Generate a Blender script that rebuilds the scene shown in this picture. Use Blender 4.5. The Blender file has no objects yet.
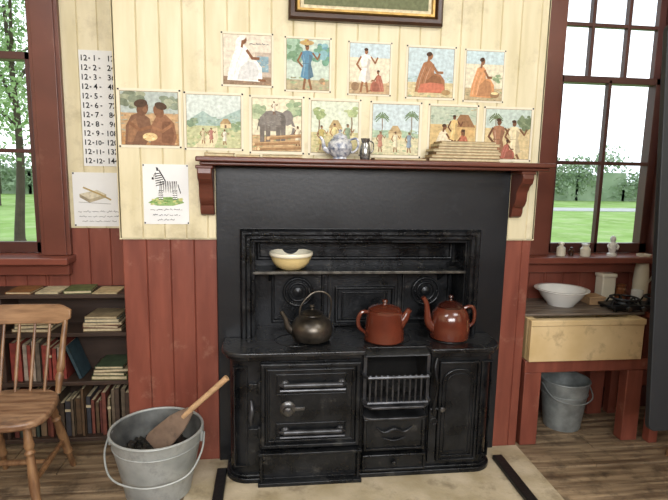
import bpy, bmesh, math, random
from mathutils import Vector, Matrix
random.seed(11)
SC = bpy.context.scene
COL = SC.collection
try:
    SC.view_settings.view_transform = 'Standard'
except Exception:
    pass

# ------------------------------------------------------------------ materials
def lin(h):
    h = h.lstrip('#')
    o = []
    for i in (0, 2, 4):
        c = int(h[i:i+2], 16) / 255
        o.append(c/12.92 if c <= 0.04045 else ((c+0.055)/1.055)**2.4)
    return o
MC = {}
def mat(name, hexc, rough=0.6, metal=0.0, var=0.15, scale=8.0, bump=0.0, stretch=(1, 1, 1), coat=0.0, hex2=None, detail=4, spec=0.5, bscale=None, dirt=None, rvar=0.0):
    if name in MC:
        return MC[name]
    m = bpy.data.materials.new(name); m.use_nodes = True
    nt = m.node_tree; b = nt.nodes['Principled BSDF']
    c = lin(hexc)
    tc = nt.nodes.new('ShaderNodeTexCoord'); mp = nt.nodes.new('ShaderNodeMapping')
    mp.inputs['Scale'].default_value = stretch
    nt.links.new(tc.outputs['Object'], mp.inputs['Vector'])
    n = nt.nodes.new('ShaderNodeTexNoise'); n.inputs['Scale'].default_value = scale; n.inputs['Detail'].default_value = detail
    nt.links.new(mp.outputs['Vector'], n.inputs['Vector'])
    r = nt.nodes.new('ShaderNodeValToRGB')
    c2 = lin(hex2) if hex2 else [x*(1-var) for x in c]
    c1 = c if hex2 else [min(1, x*(1+var)) for x in c]
    r.color_ramp.elements[0].position = 0.33; r.color_ramp.elements[0].color = (*c2, 1)
    r.color_ramp.elements[1].position = 0.67; r.color_ramp.elements[1].color = (*c1, 1)
    nt.links.new(n.outputs['Fac'], r.inputs['Fac'])
    outc = r.outputs['Color']
    if dirt:
        nd = nt.nodes.new('ShaderNodeTexNoise'); nd.inputs['Scale'].default_value = dirt[1]; nd.inputs['Detail'].default_value = 9; nd.inputs['Roughness'].default_value = 0.7
        nt.links.new(tc.outputs['Object'], nd.inputs['Vector'])
        rr = nt.nodes.new('ShaderNodeValToRGB'); rr.color_ramp.elements[0].position = dirt[2]; rr.color_ramp.elements[1].position = min(1, dirt[2]+0.16)
        rr.color_ramp.elements[0].color = (0, 0, 0, 1); rr.color_ramp.elements[1].color = (dirt[3],)*3+(1,)
        nt.links.new(nd.outputs['Fac'], rr.inputs['Fac'])
        mx = nt.nodes.new('ShaderNodeMix'); mx.data_type = 'RGBA'
        nt.links.new(rr.outputs['Color'], mx.inputs[0]); nt.links.new(outc, mx.inputs[6]); mx.inputs[7].default_value = (*lin(dirt[0]), 1)
        outc = mx.outputs[2]
    nt.links.new(outc, b.inputs['Base Color'])
    b.inputs['Roughness'].default_value = rough; b.inputs['Metallic'].default_value = metal
    if rvar:
        mr = nt.nodes.new('ShaderNodeMapRange'); mr.inputs['From Min'].default_value = 0.3; mr.inputs['From Max'].default_value = 0.7
        mr.inputs['To Min'].default_value = rough-rvar; mr.inputs['To Max'].default_value = rough+rvar
        nt.links.new(n.outputs['Fac'], mr.inputs['Value']); nt.links.new(mr.outputs['Result'], b.inputs['Roughness'])
    b.inputs['Specular IOR Level'].default_value = spec
    b.inputs['Coat Weight'].default_value = coat; b.inputs['Coat Roughness'].default_value = 0.08
    if bump:
        n2 = n
        if bscale:
            n2 = nt.nodes.new('ShaderNodeTexNoise'); n2.inputs['Scale'].default_value = bscale; n2.inputs['Detail'].default_value = 3
            nt.links.new(mp.outputs['Vector'], n2.inputs['Vector'])
        bp = nt.nodes.new('ShaderNodeBump'); bp.inputs['Strength'].default_value = bump; bp.inputs['Distance'].default_value = 0.01
        nt.links.new(n2.outputs['Fac'], bp.inputs['Height']); nt.links.new(bp.outputs['Normal'], b.inputs['Normal'])
    MC[name] = m
    return m
def mixhex(a, b, t):
    A = [int(a.lstrip('#')[i:i+2], 16) for i in (0, 2, 4)]; B = [int(b.lstrip('#')[i:i+2], 16) for i in (0, 2, 4)]
    return '#%02x%02x%02x' % tuple(int(x*(1-t)+y*t) for x, y in zip(A, B))
def ink(hexc, fade=0.2):
    h = mixhex(hexc, '#d3cdb8', min(1, fade+0.05))
    return mat('ink_' + h.strip('#').lower(), h, 0.75, 0, 0.18, 60, spec=0.2)

CREAM = mat('cream_paint', '#dbd1b1', 0.5, 0, 0.07, 2.5, 0.12, (6, 6, 1), hex2='#cabf9a', dirt=('#8c7f60', 4, 0.55, 0.45))
BROWN = mat('oxblood_paint', '#84493a', 0.4, 0, 0.12, 3.0, 0.15, (6, 6, 1), hex2='#703b2f', dirt=('#a8826e', 7, 0.58, 0.5))
TRIM = mat('dark_red_trim_paint', '#4e2c26', 0.4, 0, 0.12, 5)
MANTEL = mat('mantel_brown_paint', '#5e3327', 0.3, 0, 0.15, 6, 0.1, (1, 6, 6), dirt=('#342019', 6, 0.55, 0.55))
IRON = mat('blackleaded_iron', '#2c2e31', 0.30, 0.55, 0.35, 9, 0.22, bscale=70, hex2='#131416', dirt=('#6a6864', 11, 0.58, 0.6), rvar=0.08)
IRON2 = mat('black_iron_deep', '#141516', 0.45, 0.2, 0.3, 14, 0.2, bscale=50)
SURR = mat('black_painted_surround', '#1a1c20', 0.36, 0.1, 0.2, 2.2, 0.05, bscale=50, hex2='#131518', dirt=('#363a40', 5, 0.57, 0.5), rvar=0.06)
STEEL = mat('worn_dark_steel', '#77756f', 0.38, 0.85, 0.3, 30, hex2='#4a4845')
SOOT = mat('soot', '#080706', 0.95, 0, 0.4, 20, 0.5)
ENAMEL = mat('brown_enamel', '#642f20', 0.2, 0, 0.12, 7, coat=0.55, hex2='#502519', dirt=('#2a140e', 7, 0.58, 0.5))
ENAMELD = mat('dark_brown_enamel', '#33150f', 0.22, 0, 0.12, 9, coat=0.6)
GALV = mat('galvanised_zinc', '#b2b6b4', 0.5, 0.25, 0.22, 7, 0.35, hex2='#8d9290', dirt=('#5c5f5c', 7, 0.53, 0.6))
GALVI = mat('stained_zinc_interior', '#6c6e6c', 0.6, 0.2, 0.22, 9, 0.2, hex2='#3c3d3d')
GALVD = mat('dull_galvanised_zinc', '#8b9190', 0.5, 0.3, 0.22, 18, 0.2, dirt=('#55595a', 8, 0.56, 0.5))
ELM = mat('worn_elm', '#93714f', 0.4, 0, 0.2, 5, 0.15, (8, 8, 1.2), hex2='#684932')
ELMS = mat('worn_elm_seat', '#a08063', 0.38, 0, 0.2, 4, 0.2, (1.5, 9, 9), hex2='#6f4f38', dirt=('#43301f', 7, 0.55, 0.6))
SHWOOD = mat('dark_shelf_wood', '#3a2c24', 0.5, 0, 0.2, 4, 0.1, (1, 8, 8))
HANDLEW = mat('pale_handle_wood', '#b3926e', 0.5, 0, 0.15, 6, 0.1, (2, 9, 9))
BLADEW = mat('stained_blade_wood', '#85705f', 0.5, 0, 0.2, 8, 0.2, hex2='#5c4a3e', dirt=('#38302a', 12, 0.50, 0.6))
FLOORW = mat('weathered_floorboards', '#a08b6f', 0.6, 0, 0.2, 2.4, 1.0, (1, 12, 12), hex2='#5d4a37', detail=12, dirt=('#382a1e', 7, 0.50, 0.75))
STONE = mat('hearth_stone', '#c4b79f', 0.6, 0, 0.12, 5, 0.3, hex2='#a39577', bscale=40, dirt=('#6a5d4a', 6, 0.52, 0.65))
FIRECLAY = mat('cane_glazed_fireclay', '#dcc498', 0.42, 0, 0.12, 4, 0.1, hex2='#c8ad7c', coat=0.1, dirt=('#80694a', 9, 0.55, 0.65))
SLATE = mat('slate_board', '#14181c', 0.6, 0, 0.12, 4)
WHITEE = mat('white_enamel', '#e4e4df', 0.2, 0, 0.04, 8, coat=0.5)
CREAME = mat('cream_enamel', '#dcd6c2', 0.3, 0, 0.06, 8, coat=0.3)
YELLOWG = mat('yellow_glazed_stoneware', '#ddc68c', 0.3, 0, 0.06, 8, coat=0.3)
BOWLIN = mat('cream_glaze', '#ebe5cf', 0.25, 0, 0.03, 8, coat=0.3)
PAPER = mat('aged_paper', '#dcd4be', 0.8, 0, 0.05, 10, spec=0.2)
WPAPER = mat('white_paper', '#dfe0df', 0.8, 0, 0.03, 10, spec=0.2)
PAGES = mat('book_pages', '#bfb190', 0.85, 0, 0.15, 60, spec=0.2)
BLACKINK = mat('black_ink', '#1c1c20', 0.7, 0, 0.1, 10, spec=0.2)
GREYINK = mat('grey_pencil', '#6a6a6e', 0.7, 0, 0.1, 10, spec=0.2)
GOLD = mat('gilt', '#a5854a', 0.35, 0.6, 0.2, 30)
FRAMEB = mat('brown_picture_frame', '#3c2517', 0.3, 0, 0.2, 12)
GRASS = mat('meadow_grass', '#97b46c', 0.95, 0, 0.2, 0.6, 0.3, hex2='#7f9c54', spec=0.05, dirt=('#b4bf92', 0.9, 0.48, 0.6))
LEAFL = mat('leaf_pale', '#a8be8a', 0.8, 0, 0.3, 1.0, hex2='#7f9c68', spec=0.1)
BARK = mat('bark', '#4c4034', 0.9, 0, 0.2, 6, 0.4)
COALM = mat('coal', '#1c1a16', 0.5, 0, 0.5, 30, 0.5)
TREADWOOD = mat('draining_wood', '#7d7063', 0.45, 0, 0.2, 5, 0.2, (1, 8, 8), hex2='#54483e')
PLASTER = mat('ceiling_cream', '#d8d0bb', 0.7, 0, 0.05, 3)
CASING = mat('casing_red_brown', '#683b2f', 0.36, 0, 0.12, 5, dirt=('#86604f', 7, 0.59, 0.45))

# ------------------------------------------------------------------ geometry kit
class G:
    def __init__(s):
        s.v = []; s.f = []; s.m = []
    def add(s, vs, fs, mi=0):
        o = len(s.v)
        s.v += [tuple(p) for p in vs]
        s.f += [tuple(i+o for i in f) for f in fs]
        s.m += [mi]*len(fs)
        return s
    def box(s, x0, x1, y0, y1, z0, z1, mi=0):
        vs = [(x0,y0,z0),(x1,y0,z0),(x1,y1,z0),(x0,y1,z0),(x0,y0,z1),(x1,y0,z1),(x1,y1,z1),(x0,y1,z1)]
        return s.add(vs, [(3,2,1,0),(4,5,6,7),(0,1,5,4),(1,2,6,5),(2,3,7,6),(3,0,4,7)], mi)
    def lathe(s, c, prof, seg=32, mi=0, M=None, cap=True):
        vs = []; fs = []
        n = len(prof)
        for (r, z) in prof:
            for k in range(seg):
                a = 2*math.pi*k/seg
                p = Vector((r*math.cos(a), r*math.sin(a), z))
                if M is not None: p = M @ p
                vs.append(p + Vector(c))
        for i in range(n-1):
            for k in range(seg):
                k2 = (k+1) % seg
                fs.append((i*seg+k, i*seg+k2, (i+1)*seg+k2, (i+1)*seg+k))
        if cap:
            if prof[0][0] > 1e-5: fs.append(tuple(range(seg-1, -1, -1)))
            if prof[-1][0] > 1e-5: fs.append(tuple((n-1)*seg+k for k in range(seg)))
        return s.add(vs, fs, mi)
    def tube(s, pts, rad, seg=10, mi=0, smooth=True, closed=False, sub=5):
        P = [Vector(p) for p in pts]
        R = list(rad) if isinstance(rad, (list, tuple)) else [rad]*len(P)
        if smooth and len(P) > 2:
            Q = []; RR = []
            N = len(P)
            rng = N if closed else N-1
            for i in range(rng):
                if closed:
                    p0, p1, p2, p3 = P[(i-1) % N], P[i], P[(i+1) % N], P[(i+2) % N]; ra, rb = R[i], R[(i+1) % N]
                else:
                    p0, p1, p2, p3 = P[max(i-1, 0)], P[i], P[i+1], P[min(i+2, N-1)]; ra, rb = R[i], R[i+1]
                for k in range(sub):
                    t = k/sub
                    Q.append(0.5*((2*p1)+(-p0+p2)*t+(2*p0-5*p1+4*p2-p3)*t*t+(-p0+3*p1-3*p2+p3)*t**3))
                    RR.append(ra+(rb-ra)*t)
            if not closed:
                Q.append(P[-1]); RR.append(R[-1])
            P, R = Q, RR
        N = len(P); vs = []; fs = []
        up = None
        for i in range(N):
            if closed: t = P[(i+1) % N]-P[i-1]
            else: t = P[min(i+1, N-1)]-P[max(i-1, 0)]
            if t.length < 1e-9: t = Vector((0, 0, 1))
            t.normalize()
            if up is None:
                up = Vector((0, 0, 1)) if abs(t.z) < 0.9 else Vector((1, 0, 0))
            sd = t.cross(up)
            if sd.length < 1e-6: sd = t.cross(Vector((0, 1, 0.1)))
            sd.normalize(); up = sd.cross(t).normalized()
            for k in range(seg):
                a = 2*math.pi*k/seg
                vs.append(P[i]+R[i]*(math.cos(a)*sd+math.sin(a)*up))
        for i in range(N if closed else N-1):
            j = (i+1) % N
            for k in range(seg):
                k2 = (k+1) % seg
                fs.append((i*seg+k, i*seg+k2, j*seg+k2, j*seg+k))
        if not closed:
            fs.append(tuple(range(seg-1, -1, -1))); fs.append(tuple((N-1)*seg+k for k in range(seg)))
        return s.add(vs, fs, mi)
    def prism(s, poly, plane, a, b, mi=0):
        def P(p, t):
            return (p[0], p[1], t) if plane == 'xy' else ((p[0], t, p[1]) if plane == 'xz' else (t, p[0], p[1]))
        n = len(poly)
        vs = [P(p, a) for p in poly]+[P(p, b) for p in poly]
        fs = [tuple(range(n-1, -1, -1)), tuple(range(n, 2*n))]+[(i, (i+1) % n, n+(i+1) % n, n+i) for i in range(n)]
        return s.add(vs, fs, mi)
    def ring(s, c, R, r, axis='y', seg=40, rs=8, mi=0):
        pts = []
        for k in range(seg):
            a = 2*math.pi*k/seg
            u, w = R*math.cos(a), R*math.sin(a)
            pts.append((c[0]+u, c[1], c[2]+w) if axis == 'y' else (c[0]+u, c[1]+w, c[2]))
        return s.tube(pts, r, rs, mi, smooth=False, closed=True)
    def frame(s, x0, x1, z0, z1, yf, yb, w, mi=0):
        prof = [(0, yb), (0, yf+0.3*(yb-yf)), (w*0.25, yf), (w*0.75, yf), (w, yf+0.6*(yb-yf)), (w, yb)]
        loops = []
        for (d, y) in prof:
            loops.append([(x0+d, y, z0+d), (x1-d, y, z0+d), (x1-d, y, z1-d), (x0+d, y, z1-d)])
        vs = [p for l in loops for p in l]; fs = []
        for i in range(len(prof)-1):
            for k in range(4):
                k2 = (k+1) % 4
                fs.append((i*4+k, i*4+k2, (i+1)*4+k2, (i+1)*4+k))
        return s.add(vs, fs, mi)

def obj(name, g, mats, loc=(0, 0, 0), parent=None, bevel=0, smooth=30, label=None, cat=None, group=None, kind=None, world=True, bseg=2):
    me = bpy.data.meshes.new(name)
    L = Vector(loc)
    base = parent.location if parent is not None else L
    vs = [Vector(v)-(base if world else Vector((0, 0, 0))) for v in g.v]
    me.from_pydata(vs, [], g.f)
    if not isinstance(mats, (list, tuple)): mats = [mats]
    for m in mats: me.materials.append(m)
    for p, mi in zip(me.polygons, g.m): p.material_index = mi
    bm = bmesh.new(); bm.from_mesh(me); bmesh.ops.recalc_face_normals(bm, faces=bm.faces); bm.to_mesh(me); bm.free()
    if smooth:
        for p in me.polygons: p.use_smooth = True
        try: me.set_sharp_from_angle(angle=math.radians(smooth))
        except Exception: pass
    o = bpy.data.objects.new(name, me)
    COL.objects.link(o)
    if parent is not None:
        o.parent = parent
    else:
        o.location = L
    if bevel:
        b = o.modifiers.new('bevel', 'BEVEL'); b.width = bevel; b.segments = bseg; b.limit_method = 'ANGLE'; b.angle_limit = math.radians(40)
    if label: o['label'] = label
    if cat: o['category'] = cat
    if group: o['group'] = group
    if kind: o['kind'] = kind
    return o
def root(name, loc, label, cat, group=None):
    e = bpy.data.objects.new(name, None); COL.objects.link(e); e.location = loc; e.empty_display_size = 0.05
    e['label'] = label; e['category'] = cat
    if group: e['group'] = group
    return e

# ------------------------------------------------------------------ room shell
YB, YW = 2.685, 3.12
def boards(g, a0, a1, z0, z1, c, w=0.1, axis='x', out=-1, mi=0, off=0.0, gv=0.006):
    e = a0
    while e < a1-1e-6:
        n = min(a1, (math.floor((e-off)/w+1e-6)+1)*w+off)
        pr = [(e, c-out*gv), (min(e+gv*.7, n), c), (max(n-gv*.7, e), c), (n, c-out*gv)]
        vs = []
        for z in (z0, z1):
            for (p, q) in pr:
                vs.append((p, q, z) if axis == 'x' else (q, p, z))
        g.add(vs, [(0, 1, 5, 4), (1, 2, 6, 5), (2, 3, 7, 6)], mi)
        e = n
    return g
H = 3.3
g = G()
XL, XR = -0.72, 1.40
SL, SR = -0.262, 1.252
boards(g, XL, SL, 0.0, 1.19, YB, 0.115, mi=1, off=-0.72)
boards(g, SR, XR, 0.0, 1.19, YB, 0.115, mi=1, off=-0.72)
boards(g, XL, SL, 1.19, 1.53, YB-0.012, 0.104, off=-0.72)
boards(g, SR, XR, 1.19, 1.53, YB-0.012, 0.104, off=-0.72)
boards(g, XL, XR, 1.53, H, YB-0.012, 0.104, off=-0.72)
for (x, o_) in ((XL, -1), (XR, 1)):
    boards(g, YB-0.012, YW, 1.19, H, x+0.008*o_, 0.104, 'y', out=o_, off=YB-0.012)
    boards(g, YB, YW, 0, 1.19, x, 0.115, 'y', out=o_, off=YB, mi=1)
g.box(XL-0.008, SL, YB-0.012, YB+0.004, 1.186, 1.192)
g.box(SR, XR+0.008, YB-0.012, YB+0.004, 1.186, 1.192)
obj('wall_chimney', g, [CREAM, BROWN], kind='structure', smooth=0)

def back_wall(name, x0, x1, wx0, wx1, wz0, wz1):
    g = G()
    for (a, b) in ((x0, wx0), (wx1, x1)):
        boards(g, a, b, 0, 1.19, YW, 0.115, mi=1, off=0.02)
        boards(g, a, b, 1.19, H, YW-0.008, 0.104, off=0.02)
    boards(g, wx0, wx1, 0, wz0, YW, 0.115, mi=1, off=0.02)
    boards(g, wx0, wx1, wz1, H, YW-0.008, 0.104, off=0.02)
    g.box(x0, wx0, YW+0.02, YW+0.2, 0, H, 0); g.box(wx1, x1, YW+0.02, YW+0.2, 0, H, 0)
    g.box(wx0, wx1, YW+0.02, YW+0.2, 0, wz0-0.02, 0); g.box(wx0, wx1, YW+0.02, YW+0.2, wz1, H, 0)
    obj(name, g, [CREAM, BROWN], kind='structure', smooth=0)
WZ0, WZ1 = 1.04, 2.95
back_wall('wall_back_left', -2.6, XL, -2.0, -1.26, WZ0, WZ1)
back_wall('wall_back_right', XR, 3.0, 1.73, 2.47, WZ0, WZ1)
g = G(); g.box(XL, XR, YW, YW+0.2, 0, H); obj('wall_back_middle', g, CREAM, kind='structure', smooth=0)
def side_wall(name, x, out):
    g = G(); boards(g, -2.5, YW, 0, 1.19, x, 0.115, 'y', out=out, mi=1); boards(g, -2.5, YW, 1.19, H, x, 0.104, 'y', out=out)
    g.box(x-out*0.02, x-out*0.15, -2.5, YW+0.2, 0, H)
    obj(name, g, [CREAM, BROWN], kind='structure', smooth=0)
side_wall('wall_left', -2.6, 1); side_wall('wall_right', 3.0, -1)
g = G(); boards(g, -2.6, 3.0, 0, 1.19, -2.5, 0.115, out=1, mi=1); boards(g, -2.6, 3.0, 1.19, H, -2.5, 0.104, out=1); g.box(-2.6, 3.0, -2.65, -2.52, 0, H)
obj('wall_front', g, [CREAM, BROWN], kind='structure', smooth=0)
g = G(); g.box(-2.6, 3.0, -2.5, YW, H, H+0.1); obj('ceiling', g, PLASTER, kind='structure', smooth=0)
g = G()
y = -2.5; k = 0
while y < YW:
    w = 0.165; y1 = min(y+w, YW); e = 0.006
    seams = [-2.6, -1.7+0.9*((k*37) % 10)/10, 0.3+0.8*((k*53) % 10)/10, 1.75+0.9*((k*71) % 10)/10, 3.0]
    for a, b in zip(seams, seams[1:]):
        zz = -0.006*random.random()
        g.box(a+0.002, b-0.002, y+e*random.uniform(.5, 1), y1-e*random.uniform(.5, 1), -0.03, zz)
    y = y1; k += 1
g.box(-2.6, 3.0, -2.5, YW, -0.06, -0.02, 1)
obj('floor', g, [FLOORW, SOOT], kind='structure', smooth=0, bevel=0.003, bseg=1)
g = G()
hx = [-0.40, 0.20, 0.80, 1.40]
g.box(-0.40, 1.40, 2.10, 2.68, 0.0, 0.003)
for a, b in zip(hx, hx[1:]):
    g.box(a+0.002, b-0.002, 1.50, 2.098, 0, 0.003)
obj('hearth_slab', g, STONE, loc=(0.5, 2.1, 0), label='pale worn stone hearth laid flush in front of the range', cat='hearth', smooth=0)

def window(idx, x0, x1):
    g = G()
    ya, yb = YW+0.06, YW+0.10
    yc, yd = YW+0.10, YW+0.14
    zm = 2.12
    g.box(x0, x0+0.012, YW-0.01, YW+0.2, WZ0, WZ1); g.box(x1-0.012, x1, YW-0.01, YW+0.2, WZ0, WZ1)
    g.box(x0, x1, YW-0.01, YW+0.2, WZ1-0.012, WZ1)
    s0, s1 = x0+0.012, x1-0.012
    g.box(s0, s0+0.05, ya, yb, WZ0, zm+0.02); g.box(s1-0.05, s1, ya, yb, WZ0, zm+0.02)
    g.box(s0, s1, ya, yb, WZ0, WZ0+0.06); g.box(s0, s1, ya, yb, zm-0.02, zm+0.02)
    xc = (x0+x1)/2
    g.box(xc-0.011, xc+0.011, ya, yb, WZ0, zm); g.box(s0, s1, ya+0.002, yb-0.002, 1.60, 1.622)
    g.box(s0, s0+0.045, yc, yd, zm-0.02, WZ1); g.box(s1-0.045, s1, yc, yd, zm-0.02, WZ1)
    g.box(s0, s1, yc, yd, zm-0.02, zm+0.02); g.box(s0, s1, yc, yd, WZ1-0.06, WZ1)
    for t in (1/3, 2/3):
        xx = s0+(s1-s0)*t
        g.box(xx-0.011, xx+0.011, yc, yd, zm, WZ1)
    g.box(s0, s1, yc+0.002, yd-0.002, 2.44, 2.462)
    obj('window_%d' % idx, g, TRIM, kind='structure', smooth=0, bevel=0.002, bseg=1)
window(1, -2.0, -1.26); window(2, 1.73, 2.47)
def casing(idx, x0, x1, wout0, wout1):
    g = G()
    for (a, b) in ((x0-wout0, x0), (x1, x1+wout1)):
        g.box(a, b, YW-0.035, YW-0.001, 1.04, WZ1+0.12)
        g.box(a+0.02, b-0.02, YW-0.045, YW-0.034, 1.04, WZ1+0.12)
    g.box(x0-wout0, x1+wout1, YW-0.035, YW-0.001, WZ1, WZ1+0.12)
    obj('trim_%d' % idx, g, CASING, kind='structure', smooth=0, bevel=0.003)
casing(1, -2.0, -1.26, 0.15, 0.155); casing(2, 1.73, 2.47, 0.15, 0.15)
def sill(idx, x0, x1):
    g = G(); g.box(x0, x1, YW-0.14, YW+0.2, 1.0, 1.038); g.box(x0+0.02, x1-0.02, YW-0.06, YW-0.001, 0.93, 1.0)
    obj('trim_%d' % idx, g, mat('sill_red_brown', '#784336', 0.3, 0, 0.12, 5), kind='structure', smooth=0, bevel=0.006)
sill(3, -2.2, -1.09); sill(4, 1.42, 2.66)
g = G(); g.box(-2.6, XL, YW-0.02, YW-0.001, 0, 0.14); obj('baseboard_left', g, TRIM, kind='structure', smooth=0, bevel=0.003)
g = G(); g.box(XR+0.005, 3.0, YW-0.02, YW-0.001, 0, 0.14); obj('baseboard_right', g, TRIM, kind='structure', smooth=0, bevel=0.003)

# ------------------------------------------------------------------ mantelpiece
MP = root('mantelpiece', (0.5, 2.66, 0), 'black painted fireplace surround with dark brown mantel shelf above the range', 'mantelpiece')
g = G()
g.prism([(SL, 0), (-0.14, 0), (-0.14, 1.235), (1.094, 1.235), (1.094, 0), (SR, 0), (SR, 1.56), (SL, 1.56)], 'xz', 2.665, 2.72)
obj('surround', g, SURR, parent=MP, bevel=0.003)
g = G()
g.box(-0.337, 1.405, 2.50, 2.672, 1.569, 1.592); g.box(-0.322, 1.390, 2.525, 2.672, 1.552, 1.569)
obj('mantel_shelf', g, MANTEL, parent=MP, bevel=0.006, bseg=3)
def bracket(x0, x1, yb=2.672):
    pts = [(yb, 1.552), (2.54, 1.552), (2.535, 1.515), (2.548, 1.488), (2.575, 1.470), (2.594, 1.44), (2.598, 1.40), (2.612, 1.375), (2.632, 1.36), (2.634, 1.335), (2.645, 1.315), (yb, 1.305)]
    g = G(); g.prism(pts, 'yz', x0, x1)
    g.box(x0-0.008, x1+0.008, 2.535, yb, 1.535, 1.552)
    obj('bracket', g, MANTEL, parent=MP, bevel=0.005)
bracket(-0.335, -0.268); bracket(1.255, 1.315)

# ------------------------------------------------------------------ cooking range
CR = root('cooking_range', (0.475, 2.455, 0.003), 'black-leaded cast iron coal range with two ovens and central fire grate', 'cooking range')
def cr(name, g, m=IRON, bevel=0.003, label=None, parent=CR, **k):
    return obj(name, g, m, parent=parent, bevel=bevel, label=label, **k)
def rounded_front(x0, x1, yf, yb, r, n=8):
    pts = [(x0, yb)]
    for i in range(n+1):
        a = math.pi+math.pi/2*i/n
        pts.append((x0+r+r*math.cos(a), yf+r+r*math.sin(a)))
    for i in range(n+1):
        a = -math.pi/2+math.pi/2*i/n
        pts.append((x1-r+r*math.cos(a), yf+r+r*math.sin(a)))
    pts.append((x1, yb))
    return pts
g = G()
lp = [p for p in rounded_front(-0.195, 0.9, 2.462, 2.66, 0.09) if p[0] < 0.46]
g.prism(lp+[(0.45, 2.462), (0.45, 2.66)], 'xy', 0.03, 0.655)
rp = [p for p in rounded_front(0.3, 1.145, 2.462, 2.66, 0.09) if p[0] > 0.8]
g.prism([(0.795, 2.66), (0.795, 2.462)]+rp, 'xy', 0.03, 0.655)
g.box(0.449, 0.796, 2.47, 2.66, 0.03, 0.325)
g.box(0.44, 0.458, 2.46, 2.66, 0.325, 0.655); g.box(0.788, 0.80, 2.46, 2.66, 0.325, 0.655)
cr('body', g)
g = G()
g.prism(rounded_front(-0.215, 1.165, 2.435, 2.66, 0.11), 'xy', 0.003, 0.028)
g.prism(rounded_front(-0.205, 1.155, 2.447, 2.66, 0.10), 'xy', 0.028, 0.042)
cr('plinth', g, bevel=0.004)
g = G()
g.box(0.458, 0.788, 2.645, 2.658, 0.326, 0.655); g.box(0.458, 0.466, 2.465, 2.65, 0.326, 0.652); g.box(0.780, 0.788, 2.465, 2.65, 0.326, 0.652)
g.box(0.458, 0.788, 2.49, 2.65, 0.398, 0.410)
g.prism([(2.645, 0.42), (2.54, 0.42), (2.645, 0.54)], 'yz', 0.466, 0.78)
cr('firebox', g, SOOT)
g = G()
r = 0.11
pts = rounded_front(-0.232, 1.172, 2.415, 2.662, r)
left = [p for p in pts if p[0] < 0.4]; right = [p for p in pts if p[0] > 0.4]
poly = [(-0.085, 2.862)]+[(-0.085, 2.662)]+left+[(0.462, 2.415), (0.475, 2.472), (0.775, 2.472), (0.79, 2.415)]+right+[(1.04, 2.662), (1.04, 2.862)]
g.prism(poly, 'xy', 0.657, 0.68)
cr('hob_plate', g, mat('hob_iron', '#3e3f41', 0.26, 0.6, 0.3, 7, 0.25, bscale=40, hex2='#1c1d1f', dirt=('#706e6a', 9, 0.58, 0.55), rvar=0.1), bevel=0.006, bseg=3)  # hob plate in a lighter mottled grey than the body iron
for (cx, cy, rr) in ((0.13, 2.60, 0.10), (0.62, 2.62, 0.11), (0.93, 2.60, 0.10)):
    g = G(); g.ring((cx, cy, 0.68), rr, 0.0025, 'z'); cr('hob_ring', g, bevel=0)
g = G(); g.prism([(2.47, 0.676), (2.43, 0.652), (2.425, 0.644), (2.435, 0.640), (2.475, 0.664)], 'yz', 0.462, 0.788)
cr('canopy', g, bevel=0.002)
def plate_door(name, x, z, lab):
    e = bpy.data.objects.new(name, None); COL.objects.link(e); e.parent = CR; e['label'] = lab
    e.location = Vector((x, 2.45, z))-CR.location
    return e
def sub(name, g, m, par, bevel=0.003, label=None):
    o = obj(name, g, m, bevel=bevel, parent=None, loc=(0, 0, 0), label=label)
    off = CR.location+par.location
    for v in o.data.vertices: v.co -= off
    o.parent = par
    return o
RX = Matrix.Rotation(math.radians(90), 4, 'X')
def knobg(g, x, y, z, r):
    g.lathe((x, y, z), [(r*0.5, 0), (r*0.5, r*0.5), (r*0.8, r*0.55), (r, r*0.9), (r*0.9, r*1.25), (r*0.4, r*1.45), (0.0001, r*1.5)], 20, M=RX)
GI = mat('worn_grate_iron', '#55565a', 0.32, 0.6, 0.3, 14, hex2='#2a2b2d')
D1 = plate_door('oven_door', 0.2, 0.185, 'wide hinged oven door with horizontal strap bars')
g = G(); g.box(-0.04, 0.44, 2.447, 2.466, 0.182, 0.618); g.frame(-0.045, 0.445, 0.18, 0.62, 2.430, 2.45, 0.026)
g.frame(-0.012, 0.412, 0.213, 0.587, 2.438, 2.45, 0.011)
g.frame(0.03, 0.375, 0.455, 0.562, 2.441, 2.45, 0.007); g.frame(0.03, 0.375, 0.232, 0.31, 2.441, 2.45, 0.007)
sub('door_panel', g, IRON, D1, 0.002)
for z in (0.51, 0.268):
    g = G()
    g.tube([(0.045, 2.436, z), (0.07, 2.426, z), (0.35, 2.426, z), (0.375, 2.436, z)], [0.004, 0.0125, 0.0125, 0.004], 12, smooth=False)
    g.tube([(0.05, 2.436, z-0.030), (0.37, 2.436, z-0.030)], 0.007, 8, smooth=False)
    for x in (0.075, 0.35):
        g.lathe((x, 2.446, z), [(0.022, 0), (0.021, 0.008), (0.012, 0.018), (0.0001, 0.022)], 18, M=RX)
    sub('door_bar', g, GI, D1, 0)
g = G()
g.lathe((0.088, 2.446, 0.385), [(0.040, 0), (0.040, 0.006), (0.032, 0.012), (0.022, 0.016)], 28, M=RX)
knobg(g, 0.088, 2.434, 0.385, 0.025); g.box(0.12, 0.17, 2.433, 2.447, 0.377, 0.393)
sub('door_knob', g, mat('dark_polished_iron', '#5c5c5c', 0.3, 0.8, 0.2, 20), D1, 0.002)
for z in (0.50, 0.27):
    g = G(); g.box(-0.10, -0.035, 2.44, 2.47, z-0.018, z+0.018); g.tube([(-0.05, 2.436, z-0.03), (-0.05, 2.436, z+0.03)], 0.009, 10, smooth=False); cr('hinge', g)
g = G(); g.tube([(-0.088, 2.455, 0.30), (-0.092, 2.435, 0.345), (-0.085, 2.435, 0.385), (-0.09, 2.455, 0.43)], [0.008, 0.013, 0.013, 0.007], 8)
cr('latch', g, GI)
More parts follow.
